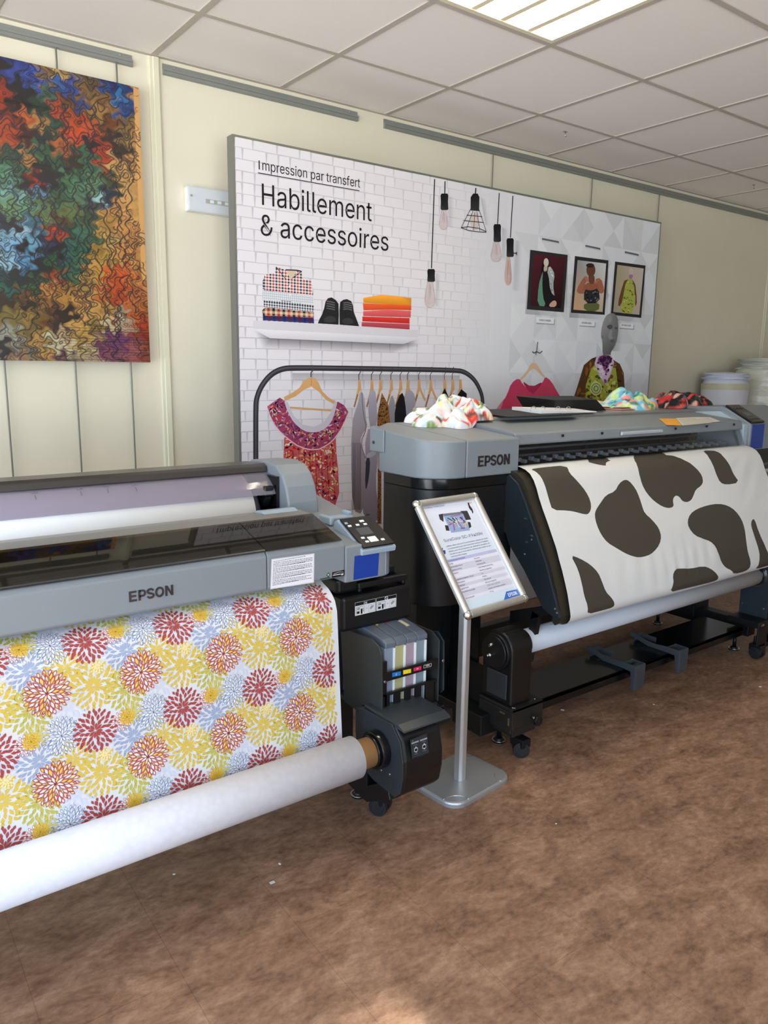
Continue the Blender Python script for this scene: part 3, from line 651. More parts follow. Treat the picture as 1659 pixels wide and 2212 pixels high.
P4([(1050, 770), (1110, 735), (1180, 755), (1190, 800), (1060, 800)], sr(150, 92, 70), 8); P4([(1095, 705), (1072, 700), (1020, 790), (1036, 814), (1078, 812), (1060, 780), (1090, 730)], sr(162, 100, 76), 8.5)
P4([(1135, 722), (1180, 710), (1203, 790), (1190, 814), (1160, 806), (1170, 770)], sr(162, 100, 76), 8.5); P4([(1098, 690), (1138, 690), (1140, 750), (1102, 752)], sr(112, 66, 52), 9); E4(1115, 662, 29, 42, sr(104, 62, 48), 9.5); E4(1110, 632, 26, 14, sr(54, 34, 30), 9.7)
P4([(1072, 782), (1118, 795), (1165, 775), (1174, 872), (1070, 874)], sr(44, 44, 48), 9); ablots(Z4([(1072, 782), (1118, 795), (1165, 775), (1174, 872), (1070, 874)]), [sr(120, 122, 128), sr(20, 20, 22)], 26, 1, 2.4, 10, 6); P4([(1072, 870), (1172, 868), (1165, 928), (1068, 920)], sr(96, 104, 58), 9)
P4([(1072, 700), (1100, 715), (1095, 740), (1082, 730)], sr(176, 112, 86), 9.8); P4([(1180, 712), (1150, 728), (1130, 748), (1150, 748)], sr(176, 112, 86), 9.8)
P4([(1335, 722), (1322, 745), (1284, 885), (1306, 896), (1330, 800), (1400, 800), (1398, 905), (1412, 862), (1395, 720)], sr(104, 72, 40), 8); P4([(1342, 718), (1392, 720), (1398, 940), (1300, 938), (1318, 850)], sr(166, 170, 76), 8.5)
ablots(Z4([(1342, 718), (1392, 720), (1398, 940), (1300, 938), (1318, 850)]), [sr(96, 110, 46), sr(196, 200, 120), sr(110, 80, 40)], 40, .8, 2.2, 9, 8); E4(1373, 672, 14, 24, sr(200, 180, 176), 9); P4([(1358, 690), (1388, 690), (1376, 722), (1360, 716)], sr(160, 120, 150), 10)
for q, s in (([(765, 962), (880, 970), (878, 1006), (765, 998)], 'MARISA GARNER'), ([(1040, 983), (1140, 990), (1138, 1021), (1040, 1015)], 'WAGDRA KEDA'), ([(1298, 1000), (1387, 1007), (1386, 1037), (1298, 1030)], 'RICHARD QUINN')):
    ashade(Z4([(q[0][0]+4, q[0][1]+6), (q[1][0]+6, q[1][1]+6), (q[2][0]+5, q[2][1]+8), (q[3][0]+2, q[3][1]+8)]), SHC, [.1, .3, .3, .3], 5)
    apoly(Z4(q), sr(232, 232, 236), 7); w = q[1][0]-q[0][0]; b_ = Z4([(q[3][0]+w*.16, q[3][1]-11), (q[2][0]-w*.18, q[2][1]-11), (q[3][0]+w*.16, q[3][1]-23)]); atext(s, b_[0], b_[1], b_[2], 9, .01)
# coat hook, blouse, mannequin
for q in ([(775, 1122), (772, 1150), (768, 1182)], [(740, 1184), (752, 1193), (768, 1184), (788, 1194), (805, 1180)], [(768, 1180), (762, 1205)]): astroke(Z4(q), .007, sr(84, 84, 88), 9)
astroke(Z4([(748, 1258), (752, 1215), (775, 1205), (765, 1190)]), .004, sr(190, 186, 190), 8)
P4([(658, 1360), (705, 1310), (728, 1262), (748, 1254), (768, 1260), (800, 1315), (828, 1350), (805, 1345), (765, 1300), (745, 1290), (722, 1310), (672, 1368)], sr(216, 180, 146), 8)
PK = sr(196, 62, 96)
P4([(655, 1350), (680, 1395), (735, 1440), (775, 1420), (810, 1375), (822, 1342), (860, 1370), (905, 1450), (950, 1520), (940, 1640), (520, 1640), (545, 1520), (580, 1455), (605, 1385)], PK, 9, 1)
P4([(495, 1575), (545, 1500), (585, 1465), (600, 1640), (490, 1640)], sr(214, 120, 146), 8); P4([(668, 1365), (735, 1462), (775, 1425), (812, 1372), (735, 1412)], sr(166, 44, 80), 10)
for q in ([(640, 1440), (625, 1560)], [(690, 1450), (700, 1560)], [(850, 1400), (880, 1560)], [(810, 1440), (815, 1560)], [(735, 1460), (738, 1600)]): astroke(Z4(q), .009, sr(220, 104, 134, .6), 10, taper=.3)
GH = [(1195, 985), (1215, 948), (1250, 935), (1277, 946), (1288, 985), (1291, 1035), (1288, 1075), (1278, 1125), (1262, 1165), (1242, 1185), (1242, 1228), (1188, 1215), (1190, 1120), (1178, 1085), (1182, 1040)]
ashade(Z4([(1275, 960), (1320, 1010), (1310, 1180), (1255, 1180)]), SHC, [.3, 0, 0, .3], 7.5)
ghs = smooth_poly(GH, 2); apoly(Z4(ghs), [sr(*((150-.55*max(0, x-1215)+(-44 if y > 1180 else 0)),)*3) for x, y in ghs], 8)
P4([(1216, 1016), (1252, 1008), (1256, 1030), (1240, 1042), (1222, 1036)], sr(86, 86, 92), 9); P4([(1240, 1042), (1262, 1050), (1262, 1090), (1244, 1110), (1222, 1090)], sr(146, 146, 150), 8.8); P4([(1268, 1024), (1288, 1030), (1286, 1042), (1268, 1040)], sr(84, 84, 90), 9); P4([(1256, 1030), (1266, 1060), (1268, 1088), (1254, 1094), (1248, 1080)], sr(120, 120, 126), 9); P4([(1240, 1108), (1262, 1106), (1268, 1116), (1255, 1128), (1240, 1122)], sr(96, 92, 98), 9); P4([(1225, 960), (1245, 950), (1250, 990), (1228, 1000)], sr(196, 196, 200, .5), 9); P4([(1183, 1080), (1196, 1078), (1194, 1105), (1184, 1100)], sr(120, 120, 124), 9)
JK = [(1005, 1480), (1040, 1370), (1070, 1270), (1120, 1228), (1185, 1203), (1245, 1228), (1300, 1262), (1325, 1320), (1335, 1480), (1335, 1640), (985, 1640)]
P4(JK, sr(88, 58, 30), 9, 0); ablots(Z4(JK), [sr(140, 84, 36), sr(56, 38, 24), sr(110, 96, 40), sr(160, 100, 44)], 130, 2, 6, 10, 11, 1.7)
YG = [(1118, 1290), (1145, 1262), (1205, 1395), (1250, 1285), (1275, 1290), (1288, 1400), (1275, 1640), (1080, 1640), (1082, 1400)]
P4(YG, sr(158, 164, 60), 11.5, 0); ablots(Z4(YG), [sr(196, 202, 110), sr(110, 116, 44), sr(120, 64, 30), sr(70, 80, 36), sr(180, 186, 70)], 110, 1.5, 5, 12, 12)
for r_, c_ in ((38, (196, 206, 140)), (31, (120, 140, 80)), (25, (190, 202, 136)), (17, (110, 132, 74)), (10, (186, 200, 130))): E4(1148, 1420, r_, r_*1.15, sr(*c_), 14+(38-r_)*.03)
SC = [(1183, 1200), (1243, 1205), (1264, 1250), (1245, 1320), (1210, 1396), (1172, 1345), (1138, 1262), (1150, 1218)]
P4(SC, sr(206, 182, 204), 15, 0); ablots(Z4(SC), [sr(96, 34, 92), sr(140, 70, 130), sr(60, 20, 60), sr(226, 210, 226)], 70, 1.4, 4.5, 16, 13); P4([(1185, 1200), (1243, 1208), (1252, 1250), (1200, 1290), (1165, 1245)], sr(80, 26, 76, .6), 17.5)
# clothes rail
E5 = lambda q, c, k, sm=0: apoly(Z5(q), c, k, sm)
WD = sr(206, 158, 106); WDD = sr(160, 104, 62)
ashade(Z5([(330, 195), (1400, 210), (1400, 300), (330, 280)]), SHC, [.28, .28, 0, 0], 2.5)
rk = [(97, 900), (96, 420), (100, 360), (130, 280), (190, 205), (260, 168), (340, 161), (800, 167), (1380, 176), (1440, 190), (1500, 240), (1540, 320), (1550, 380), (1552, 560)]
astroke(Z5(rk), .0255, sr(50, 48, 52), 5, 2); astroke(Z5([(x, y-3) for x, y in rk]), .008, sr(82, 80, 85), 5.5, 2)
GRY = sr(166, 160, 174)
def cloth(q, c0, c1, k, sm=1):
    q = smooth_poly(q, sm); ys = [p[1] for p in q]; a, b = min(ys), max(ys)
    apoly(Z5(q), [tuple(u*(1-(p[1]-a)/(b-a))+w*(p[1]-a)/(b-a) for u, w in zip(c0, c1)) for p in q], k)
for x in (838, 963, 1068, 1140, 1215, 1355, 758, 893, 1022, 1305, 1405):
    E5([(x-6, 235), (x+8, 235), (x+13, 300), (x+2, 315), (x-24, 400), (x-34, 412), (x-8, 290)], WD, 7); E5([(x-14, 330), (x-6, 335), (x-28, 415), (x-36, 410)], WDD, 7.3)
    if x != 1405: astroke(Z5([(x-2, 238), (x-2, 205), (x+8, 190), (x+6, 155)]), .0045, sr(60, 58, 62), 7.6)
for x in (1140, 1215, 1068): astroke(Z5([(x+6, 290), (x+22, 330), (x+40, 370)]), .012, WD, 7.2)
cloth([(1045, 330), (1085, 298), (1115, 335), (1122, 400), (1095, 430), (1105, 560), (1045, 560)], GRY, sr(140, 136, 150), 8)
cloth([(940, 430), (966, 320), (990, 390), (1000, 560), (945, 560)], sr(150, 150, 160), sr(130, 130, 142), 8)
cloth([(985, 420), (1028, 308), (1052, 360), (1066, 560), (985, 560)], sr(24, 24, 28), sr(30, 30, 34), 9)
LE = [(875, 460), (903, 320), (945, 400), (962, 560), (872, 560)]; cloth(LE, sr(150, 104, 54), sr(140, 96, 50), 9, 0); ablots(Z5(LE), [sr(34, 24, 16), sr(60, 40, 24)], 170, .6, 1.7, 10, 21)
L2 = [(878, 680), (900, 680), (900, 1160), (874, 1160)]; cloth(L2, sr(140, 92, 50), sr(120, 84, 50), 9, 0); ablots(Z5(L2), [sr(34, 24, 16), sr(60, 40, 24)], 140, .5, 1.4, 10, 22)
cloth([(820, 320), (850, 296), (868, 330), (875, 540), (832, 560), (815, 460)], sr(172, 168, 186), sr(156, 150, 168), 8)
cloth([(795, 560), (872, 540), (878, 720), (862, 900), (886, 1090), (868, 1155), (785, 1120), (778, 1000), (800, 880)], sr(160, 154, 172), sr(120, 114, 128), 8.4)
E5([(800, 740), (830, 735), (822, 860), (800, 960), (795, 860)], sr(58, 54, 66), 9, 1); E5([(795, 1100), (830, 1095), (830, 1140), (800, 1130)], sr(70, 66, 78), 9.2, 1); E5([(798, 720), (850, 690), (875, 710), (815, 745)], sr(176, 170, 188), 9.3, 1)
D1 = [(735, 430), (748, 400), (765, 305), (790, 335), (800, 480), (812, 540), (768, 600), (768, 655), (802, 740), (795, 900), (785, 1100), (715, 1075), (705, 700), (715, 500)]
cloth(D1, sr(170, 166, 178), sr(128, 114, 120), 10, 1)
for x in (716, 724, 732, 743, 754, 764): astroke(Z5([(x+3, 640), (x+2, 900), (x, 1070)]), .005, sr(92, 74, 84, .38), 11, taper=1.8)
astroke(Z5([(775, 320), (785, 470), (808, 545), (766, 640), (798, 740)]), .004, sr(104, 100, 116), 11, 1)
E5([(1275, 358), (1306, 290), (1336, 362), (1330, 420), (1275, 420)], sr(26, 26, 30), 9); E5([(1378, 352), (1412, 298), (1446, 326), (1446, 420), (1378, 420)], sr(22, 22, 26), 9); E5([(1336, 345), (1362, 325), (1384, 360), (1384, 420), (1336, 420)], GRY, 8.5)
# ruffled dress on its hanger
astroke(Z5([(450, 222), (450, 192), (463, 176), (460, 143)]), .006, sr(70, 68, 72), 9)
E5([(275, 350), (330, 320), (375, 290), (400, 250), (430, 225), (478, 226), (500, 260), (520, 310), (560, 350), (610, 380), (600, 396), (545, 365), (500, 315), (452, 280), (405, 302), (350, 345), (284, 372)], WD, 8); astroke(Z5([(300, 415), (585, 435)]), .009, WD, 8)
astroke(Z5([(452, 226), (452, 278)]), .002, WDD, 8.5)
E5([(285, 375), (305, 440), (345, 510), (405, 560), (470, 572), (540, 548), (585, 490), (612, 385), (600, 378), (575, 450), (530, 510), (470, 540), (400, 525), (340, 470), (300, 380)], sr(196, 190, 202), 9)
DR = [(278, 610), (290, 600), (340, 640), (460, 670), (560, 650), (608, 600), (612, 700), (622, 800), (630, 960), (600, 1060), (420, 1060), (300, 900), (272, 800)]
E5(DR, sr(190, 84, 84), 10, 0); ablots(Z5(DR), [sr(226, 190, 150), sr(176, 36, 44), sr(206, 110, 110), sr(232, 214, 206), sr(216, 160, 90), sr(140, 50, 90), sr(170, 30, 36)], 420, 1.2, 4.2, 11, 31, 1.5)
RF = [(168, 410), (250, 352), (285, 375), (305, 440), (345, 510), (405, 560), (470, 572), (540, 548), (585, 490), (612, 385), (622, 378), (660, 400), (690, 445), (655, 530), (605, 605), (560, 650), (480, 690), (380, 670), (300, 610), (225, 545), (185, 470)]
E5(RF, sr(150, 62, 96), 12.5, 0); ablots(Z5(RF), [sr(190, 50, 60), sr(96, 40, 84), sr(176, 110, 150), sr(206, 160, 110), sr(120, 46, 96), sr(200, 90, 110), sr(214, 190, 200)], 330, 1.2, 3.8, 13.5, 32, 1.6)
astroke(Z5([(168, 410), (190, 480), (232, 552), (300, 615), (380, 672), (480, 692), (562, 652), (608, 606), (655, 532), (690, 447)]), .005, sr(226, 190, 200), 15.5, 1)
for i in range(9): astroke(Z5([(300+i*36, 690), (298+i*37, 850), (300+i*38, 1040)]), .004, sr(130, 30, 50, .5), 15.5)
astroke(Z5([(285, 375), (305, 440), (345, 510), (405, 560), (470, 572), (540, 548), (585, 490), (612, 385)]), .010, sr(198, 190, 204), 16, 1)
obj('printed_fabric', ART, INKF, panel, colors=True)

def aP(px, py, p0, n):
    d = ray(px, py); p0 = np.array(p0, float); n = np.array(n, float)
    return CAM+d*(np.dot(p0-CAM, n)/np.dot(d, n))
def caster(parent, x, y, lb=None, r=.03, ang=0.):
    c = obj('caster', MB().box(x-.022, x+.022, y-.03, y+.035, r+.008, 2*r+.012).cyl((x, y+.015, 2*r+.01), (x, y+.015, 2*r+.05), .008), BLACK, parent, .004)
    ca, sa = math.cos(ang), math.sin(ang)
    for s in (-1, 1):
        a = (x+ca*s*.010, y+sa*s*.010, r); b = (x+ca*s*.026, y+sa*s*.026, r); e = (x+ca*s*.028, y+sa*s*.028, r)
        wm = MB().cyl(a, b, r, 28).cyl(b, e, r*.78, 28, r1=r*.7)
        obj('wheel', wm, RUB, c, .002)
    return c
def level_foot(parent, x, y):
    f = obj('levelling_foot', MB().cyl((x, y, 0), (x, y, .006), .026).cyl((x, y, .006), (x, y, .018), .024, r1=.012).cyl((x, y, .018), (x, y, .07), .009), BLACK, parent)
    obj('foot_ring', MB().cyl((x, y, .005), (x, y, .008), .0268), STEEL, f)
def screws(parent, pts, r=.0045, axis='Y', name='screw', mt=None):
    for p in pts:
        d = {'Y': (0, -.003, 0), 'X': (-.003, 0, 0), 'Z': (0, 0, .003)}[axis]
        obj(name, MB().cyl(p, (p[0]+d[0], p[1]+d[1], p[2]+d[2]), r, 12), mt or STEEL, parent)
def quadY(mb, pts, y, color=(1, 1, 1, 1), mi=0):
    """flat label traced on a vertical face at depth y"""
    v = [aY(px, py, y) for px, py in pts]; mb.add(v, [tuple(range(len(v)))], mi, color)
    return v
LOGOM = mat('logo_dark_metal', (74, 68, 72), .3, .7)
def epson(parent, bl, br, tl, y, off=.012):
    a = aY(*bl, y); b = aY(*br, y); t_ = aY(*tl, y); mb = MB()
    put_logo(mb, (a[0], y-.0012, a[2]), (1, 0, 0), (0, 0, 1), b[0]-a[0], t_[2]-a[2], ext=.0014)
    # extrusion runs along the face normal
    return obj('logo_lettering', mb, LOGOM, parent, label='raised dark metallic EPSON lettering')

# ================================================================== NEAR PRINTER (left)
P1 = thing('textile_printer', 'grey wide-format printer in the foreground printing a flower pattern, blue sticker at its right end', 'printer', (.6, -1.3, 0), 'wide-format printers')
FY = -1.555
prof = [(-1.50, .795), (FY+.006, .795), (FY, .802), (FY, .890), (FY+.010, .903), (FY+.026, .903), (FY+.026, .83), (-1.50, .83)]
fc = obj('front_cover', MB().prism(prof, 'X', -.2, .9525), GREY, P1, .003)
epson(fc, (279, 1300.5), (374, 1285.4), (279, 1278), FY)
rc = obj('right_cover', MB().prism(prof, 'X', .9545, 1.2065), GREY, P1, .003)
# stickers on the right cover
sm_ = MB(); zq = zz(480, 980, .25316)
quadY(sm_, zq([(420, 900), (787, 850), (783, 1100), (410, 1158)]), FY-.0004, sr(206, 206, 214))
quadY(sm_, zq([(428, 908), (779, 860), (775, 1092), (418, 1148)]), FY-.0006, sr(226, 224, 230))
for i in range(17):
    f0 = i/17; l0 = (436-8*f0, 920+215*f0); r0_ = (770-(0 if i % 4 else 60)-4*f0, 872+210*f0)
    if i in (14, 16): r0_ = (r0_[0]-50, r0_[1]+7)
    a_, b_ = zq([l0, r0_]); n_ = 46
    rg = random.Random(i); t0 = 0.
    while t0 < .98:
        t1 = min(1, t0+rg.uniform(.02, .07)); hh = 1.15
        quadY(sm_, [(a_[0]+(b_[0]-a_[0])*t0, a_[1]+(b_[1]-a_[1])*t0), (a_[0]+(b_[0]-a_[0])*t1, a_[1]+(b_[1]-a_[1])*t1), (a_[0]+(b_[0]-a_[0])*t1, a_[1]+(b_[1]-a_[1])*t1+hh), (a_[0]+(b_[0]-a_[0])*t0, a_[1]+(b_[1]-a_[1])*t0+hh)], FY-.0008, sr(88, 84, 92)); t0 = t1+.012
obj('notice_sticker', sm_, INK, rc, colors=True, label='white sticker printed with small text')
s2 = MB(); quadY(s2, zq([(938, 1012), (1043, 990), (1041, 1040), (937, 1060)]), FY-.0004, sr(16, 16, 18))
a_, b_ = zq([(944, 1044), (1010, 1030)]); pa, pb = aY(*a_, FY-.0006), aY(*b_, FY-.0006)
quadY(s2, zq([(944, 1036), (1010, 1024), (1010, 1030), (944, 1042)]), FY-.0006, sr(215, 215, 215)); quadY(s2, zq([(950, 1024), (1000, 1006), (1038, 1008), (1036, 1012), (1000, 1012), (952, 1030)]), FY-.0007, sr(160, 160, 165)); quadY(s2, zq([(1014, 1024), (1034, 1020), (1034, 1034), (1014, 1038)]), FY-.0006, sr(200, 200, 200))
obj('black_sticker', s2, INK, rc, colors=True)
s3 = MB(); quadY(s3, zq([(888, 1036), (906, 1012), (922, 1030), (905, 1056)]), FY-.0004, sr(44, 74, 50)); quadY(s3, zq([(898, 1034), (906, 1024), (913, 1032), (905, 1043)]), FY-.0006, sr(200, 206, 200)); quadY(s3, zq([(836, 1068), (918, 1050), (920, 1060), (836, 1078)]), FY-.0005, sr(50, 70, 54))
obj('green_emblem_sticker', s3, INK, rc, colors=True)
# inside tray, carriage rail
obj('body', MB().box(-.2, 1.205, -1.50, -1.215, .78, .85).box(-.2, 1.205, -1.215, -.90, .78, .84).box(-.2, 1.19, -.93, -.90, .84, 1.06), BLACKM, P1)
obj('inner_tray', MB().box(-.15, .62, -1.527, -1.462, .862, .896).box(.64, .93, -1.527, -1.462, .862, .896), mat('tray_teal_grey', (120, 136, 140), .4), P1, .006)
ir = MB().cyl((-.2, -1.44, .885), (1.19, -1.44, .885), .009, 14).box(-.2, 1.19, -1.412, -1.40, .86, .91)
obj('carriage_rail', ir, DGREY, P1)
for i, x in enumerate((.23, .62, .70)): obj('rail_bracket', MB().box(x-.006, x+.006, -1.49, -1.42, .853, .88), DGREY, P1)
deck = [(-1.383, .85), (-1.383, .951), (-1.372, .955), (-1.30, .957), (-1.225, .948), (-1.215, .935), (-1.215, .85)]
obj('top_deck', MB().prism(deck, 'X', -.2, 1.206), GREYD, P1, .002)
def lidpart(xa, xb):
    o = obj('lid', MB().prism([(-1.548, .9045), (-1.552, .9065), (-1.386, .9585), (-1.382, .955)], 'X', xa, xb), TINT, P1)
    return o
l1 = lidpart(-.2, .9525); l2 = lidpart(.9545, 1.200)
obj('lid_rim', MB().prism([(-1.550, .9068), (-1.545, .9100), (-1.541, .9095), (-1.543, .9075)], 'X', -.2, .952), DGREY, l1)
# white feed roll under its smoked cover
RC = (-1.07, .915); RR = .143
obj('feed_roll', MB().cyl((-.15, RC[0], RC[1]), (1.10, RC[0], RC[1]), RR, 72), PAPER, P1, label='white paper feed roll under the clear cover')
ring = []
for i in range(13):
    a = math.radians(148-58*i/12); ring.append((RC[0]+.150*math.cos(a), RC[1]+.150*math.sin(a)))
ring2 = [(RC[0]+(y-RC[0])*.985, RC[1]+(z-RC[1])*.985) for y, z in reversed(ring)]
sc_ = obj('roll_cover', MB().prism(ring+ring2, 'X', -.2, 1.188), SMOKE, P1)
for s, px, py in (('B1', 82, 1066), ('A1', 180, 1058), ('B2', 237, 1052), ('A2', 298, 1049)):
    cth = math.radians(128); p0 = np.array([0, RC[0]+.153*math.cos(cth), RC[1]+.153*math.sin(cth)]); n3 = np.array([0, math.cos(cth), math.sin(cth)])
    q = aP(px, py, p0, n3); up_ = np.cross(n3, [1, 0, 0]); up_ = up_ if up_[2] > 0 else -up_
    mk = MB(); put_text(mk, s, q, (-1, 0, 0), up_, .020, color=sr(96, 92, 100)); mk.add([q-up_*.006+np.array([-.010, 0, 0]), q-up_*.006+np.array([-.008, 0, 0]), q-up_*.022+np.array([-.008, 0, 0]), q-up_*.022+np.array([-.010, 0, 0])], [(0, 1, 2, 3)], 0, sr(90, 86, 94, .6)); obj('size_mark', mk, INK, sc_, colors=True)
obj('cover_top_bar', MB().prism([(-1.125, 1.058), (-1.118, 1.076), (-1.10, 1.083), (-.98, 1.078), (-.95, 1.05), (-.95, .96), (-.98, .96), (-1.0, 1.055)], 'X', -.2, 1.188), mat('cover_bar_dark', (52, 48, 46), .3), P1, .003)
fl = obj('roll_flange', MB().cyl((1.103, RC[0], RC[1]), (1.122, RC[0], RC[1]), .128, 48).cyl((1.122, RC[0], RC[1]), (1.14, RC[0], RC[1]), .10, 40), mat('flange_grey', (44, 47, 54), .35), P1, .003)
obj('adapter_knob', MB().box(1.14, 1.176, -1.19, -1.12, .985, 1.02).prism([(-1.19, .985), (-1.17, .95), (-1.14, .945), (-1.12, .985)], 'X', 1.145, 1.17), BLACK, fl, .006)
obj('inner_wall', MB().box(1.178, 1.189, -1.20, -.96, .85, 1.05), BLACKG, P1)
cap = [(-1.262, .93), (-1.256, .97), (-1.240, 1.02), (-1.215, 1.058), (-1.175, 1.084), (-1.12, 1.092), (-1.0, 1.085), (-.93, 1.05), (-.90, .98), (-.90, .85), (-1.25, .85)]
obj('roll_cover_end_cap', MB().prism(cap, 'X', 1.190, 1.302), GREY, P1, .007, seg=3)
obj('rim_trim', MB().prism([(-1.25, .951), (-1.27, .962), (-1.30, .965), (-1.32, .957)], 'X', 1.07, 1.19), GREYL, P1, .002)
# right housing with rounded front corner and gently rising top
def top_z(y): return .888+(y+1.555)*.165
pl = [(1.2085, FY)]+[(1.345+.05*math.sin(a), FY+.05-.05*math.cos(a)) for a in [i*PI/2/8 for i in range(9)]]+[(1.397, -1.02), (1.37, -.98), (1.2085, -.98)]
hm = MB(); n = len(pl)
vv = [(x, y, .775+(.0 if y < -1.3 else .0)) for x, y in pl]+[(x, y, top_z(y)-.004) for x, y in pl]
hm.add(vv, [tuple(range(n)), tuple(range(2*n-1, n-1, -1))]+[(i, i+n, (i+1) % n+n, (i+1) % n) for i in range(n)])
hs = obj('right_housing', hm, GREY, P1, .005, seg=3)
b1 = MB(); quadY(b1, zq([(1130, 875), (1340, 842), (1328, 1040), (1119, 1078)]), FY-.0005, (1, 1, 1, 1)); obj('blue_sticker', b1, BLUE, hs, fixn=False)
obj('housing_edge', MB().box(1.3555, 1.357, FY-.0008, FY+.002, .782, .868), GREYL, hs)
# control panel wedge
wd = obj('control_panel', MB().prism([(-1.562, .852), (-1.566, .868), (-1.428, .938), (-1.41, .93), (-1.41, .90), (-1.54, .852)], 'X', 1.262, 1.388), GREYL, P1, .003)
nrm = np.array([0, -.070, .138]); nrm /= np.linalg.norm(nrm); sl = np.array([0, .138, .070]); sl /= np.linalg.norm(sl)
pc = np.array([1.325, -1.497, .903])+nrm*.004
kp = obj('keypad', MB().obox(pc+nrm*.001, (.058, 0, 0), sl*.072, nrm*.003), BLACKG, wd, .002)
def on_panel(zx, zy): 
    q = zq([(zx, zy)])[0]; return aP(q[0], q[1], pc+nrm*.0042, nrm)
for (zx, zy, wx, wy, c) in ((1190, 575, .008, .0045, WHITE), (1220, 601, .006, .004, WHITE), (1155, 608, .006, .004, WHITE), (1088, 618, .006, .004, WHITE), (1057, 595, .005, .004, GREYL), (1200, 719, .006, .004, WHITE), (1237, 750, .006, .004, WHITE), (1370, 731, .006, .004, WHITE), (1286, 728, .015, .012, WHITE)):
    obj('button', MB().obox(on_panel(zx, zy), (wx, 0, 0), sl*wy, nrm*.0015), c, wd, .001)
sp_ = on_panel(1215, 660); obj('display', MB().obox(sp_, (.024, 0, 0), sl*.017, nrm*.0006), mat('display_glass', (74, 77, 82), .12), wd)
obj('rear_tray', MB().box(1.262, 1.362, -1.372, -1.33, .912, .932).box(1.258, 1.276, -1.395, -1.325, .915, .940).box(1.35, 1.366, -1.36, -1.32, .92, .944), GREYL, P1, .004)
obj('cable_cover', MB().box(1.398, 1.415, -1.46, -1.42, .74, .86), mat('beige_plastic', (150, 142, 130), .5), P1, .004)
# ink unit
ib = obj('ink_cover', MB().box(1.214, 1.482, -1.53, -1.24, .612, .722).box(1.216, 1.30, -1.50, -1.25, .722, .772).box(1.30, 1.47, -1.46, -1.25, .722, .775), BLACK, P1, .012, seg=3)
obj('handle', MB().box(1.285, 1.475, -1.515, -1.492, .734, .754).box(1.288, 1.302, -1.51, -1.46, .722, .75).box(1.458, 1.472, -1.51, -1.46, .722, .75), BLACK, ib, .004)
st = MB()
def okpic(q, s, bad):
    w4 = lambda fx, fy: (q[0][0]+(q[1][0]-q[0][0])*fx+(q[3][0]-q[0][0])*fy, q[0][1]+(q[1][1]-q[0][1])*fx+(q[3][1]-q[0][1])*fy)
    yy = -1.5305
    quadY(st, q, yy-.0004, sr(214, 216, 218)); quadY(st, [w4(.01, .02), w4(.99, .02), w4(.99, .27), w4(.01, .27)], yy-.0006, sr(14, 14, 16))
    K = sr(30, 30, 34); G_ = sr(150, 152, 156)
    def r4(x0, y0, x1, y1, c): quadY(st, [w4(x0, y0), w4(x1, y0), w4(x1, y1), w4(x0, y1)], yy-.0008, c)
    r4(.06, .36, .46, .38, K); r4(.06, .36, .07, .92, K); r4(.45, .36, .46, .9, K); r4(.1, .42, .24, .60, G_); r4(.09, .70, .22, .88, K); r4(.28, .55, .36, .92, K); r4(.30, .60, .34, .88, sr(220, 220, 220)); r4(.39, .5, .41, .8, K)
    r4(.54, .58, .60, .61, K); r4(.66, .38, .95, .40, G_); r4(.66, .38, .67, .90, G_); r4(.94, .38, .95, .90, G_); r4(.66, .88, .95, .90, G_)
    quadY(st, [w4(.72, .60), w4(.80, .46), w4(.92, .48), w4(.88, .60), w4(.80, .72), w4(.74, .74)], yy-.0008, G_)
    if not bad:
        a = aY(*w4(.42, .24), yy-.0008); b = aY(*w4(.6, .24), yy-.0008); put_text(st, 'OK', a, (1, 0, 0), (0, 0, 1), 1, width=b[0]-a[0], height=aY(*w4(.42, .07), yy)[2]-a[2], color=sr(230, 230, 230), off=.01)
    else:
        c_ = aY(*w4(.5, .15), yy-.0008); R_ = .0065
        v = [(c_[0]+R_*k*math.cos(t), c_[1], c_[2]+R_*k*math.sin(t)) for k in (1, .75) for t in [2*PI*i/18 for i in range(18)]]
        st.add(v, [(i, (i+1) % 18, (i+1) % 18+18, i+18) for i in range(18)], 0, sr(230, 230, 230)); st.add([(c_[0]-.0045, c_[1], c_[2]+.0035), (c_[0]-.0035, c_[1], c_[2]+.0045), (c_[0]+.0045, c_[1], c_[2]-.0035), (c_[0]+.0035, c_[1], c_[2]-.0045)], [(0, 1, 2, 3)], 0, sr(230, 230, 230))
okpic(zq([(1133, 1273), (1309, 1235), (1309, 1345), (1133, 1386)]), 'OK', False); okpic(zq([(1315, 1234), (1487, 1198), (1484, 1304), (1315, 1343)]), '', True)
obj('instruction_sticker', st, INK, ib, colors=True, label='black and white OK instruction sticker')
TX0, TP = 1.298, .0408
tcol = [((134, 146, 168), (30, 110, 180)), ((176, 172, 128), (236, 206, 20)), ((166, 146, 160), (196, 20, 60)), ((128, 144, 154), (24, 24, 26))]
capm = mat('tank_cap_grey', (98, 106, 118), .3); strip = mat('tank_edge_white', (226, 232, 234), .3)
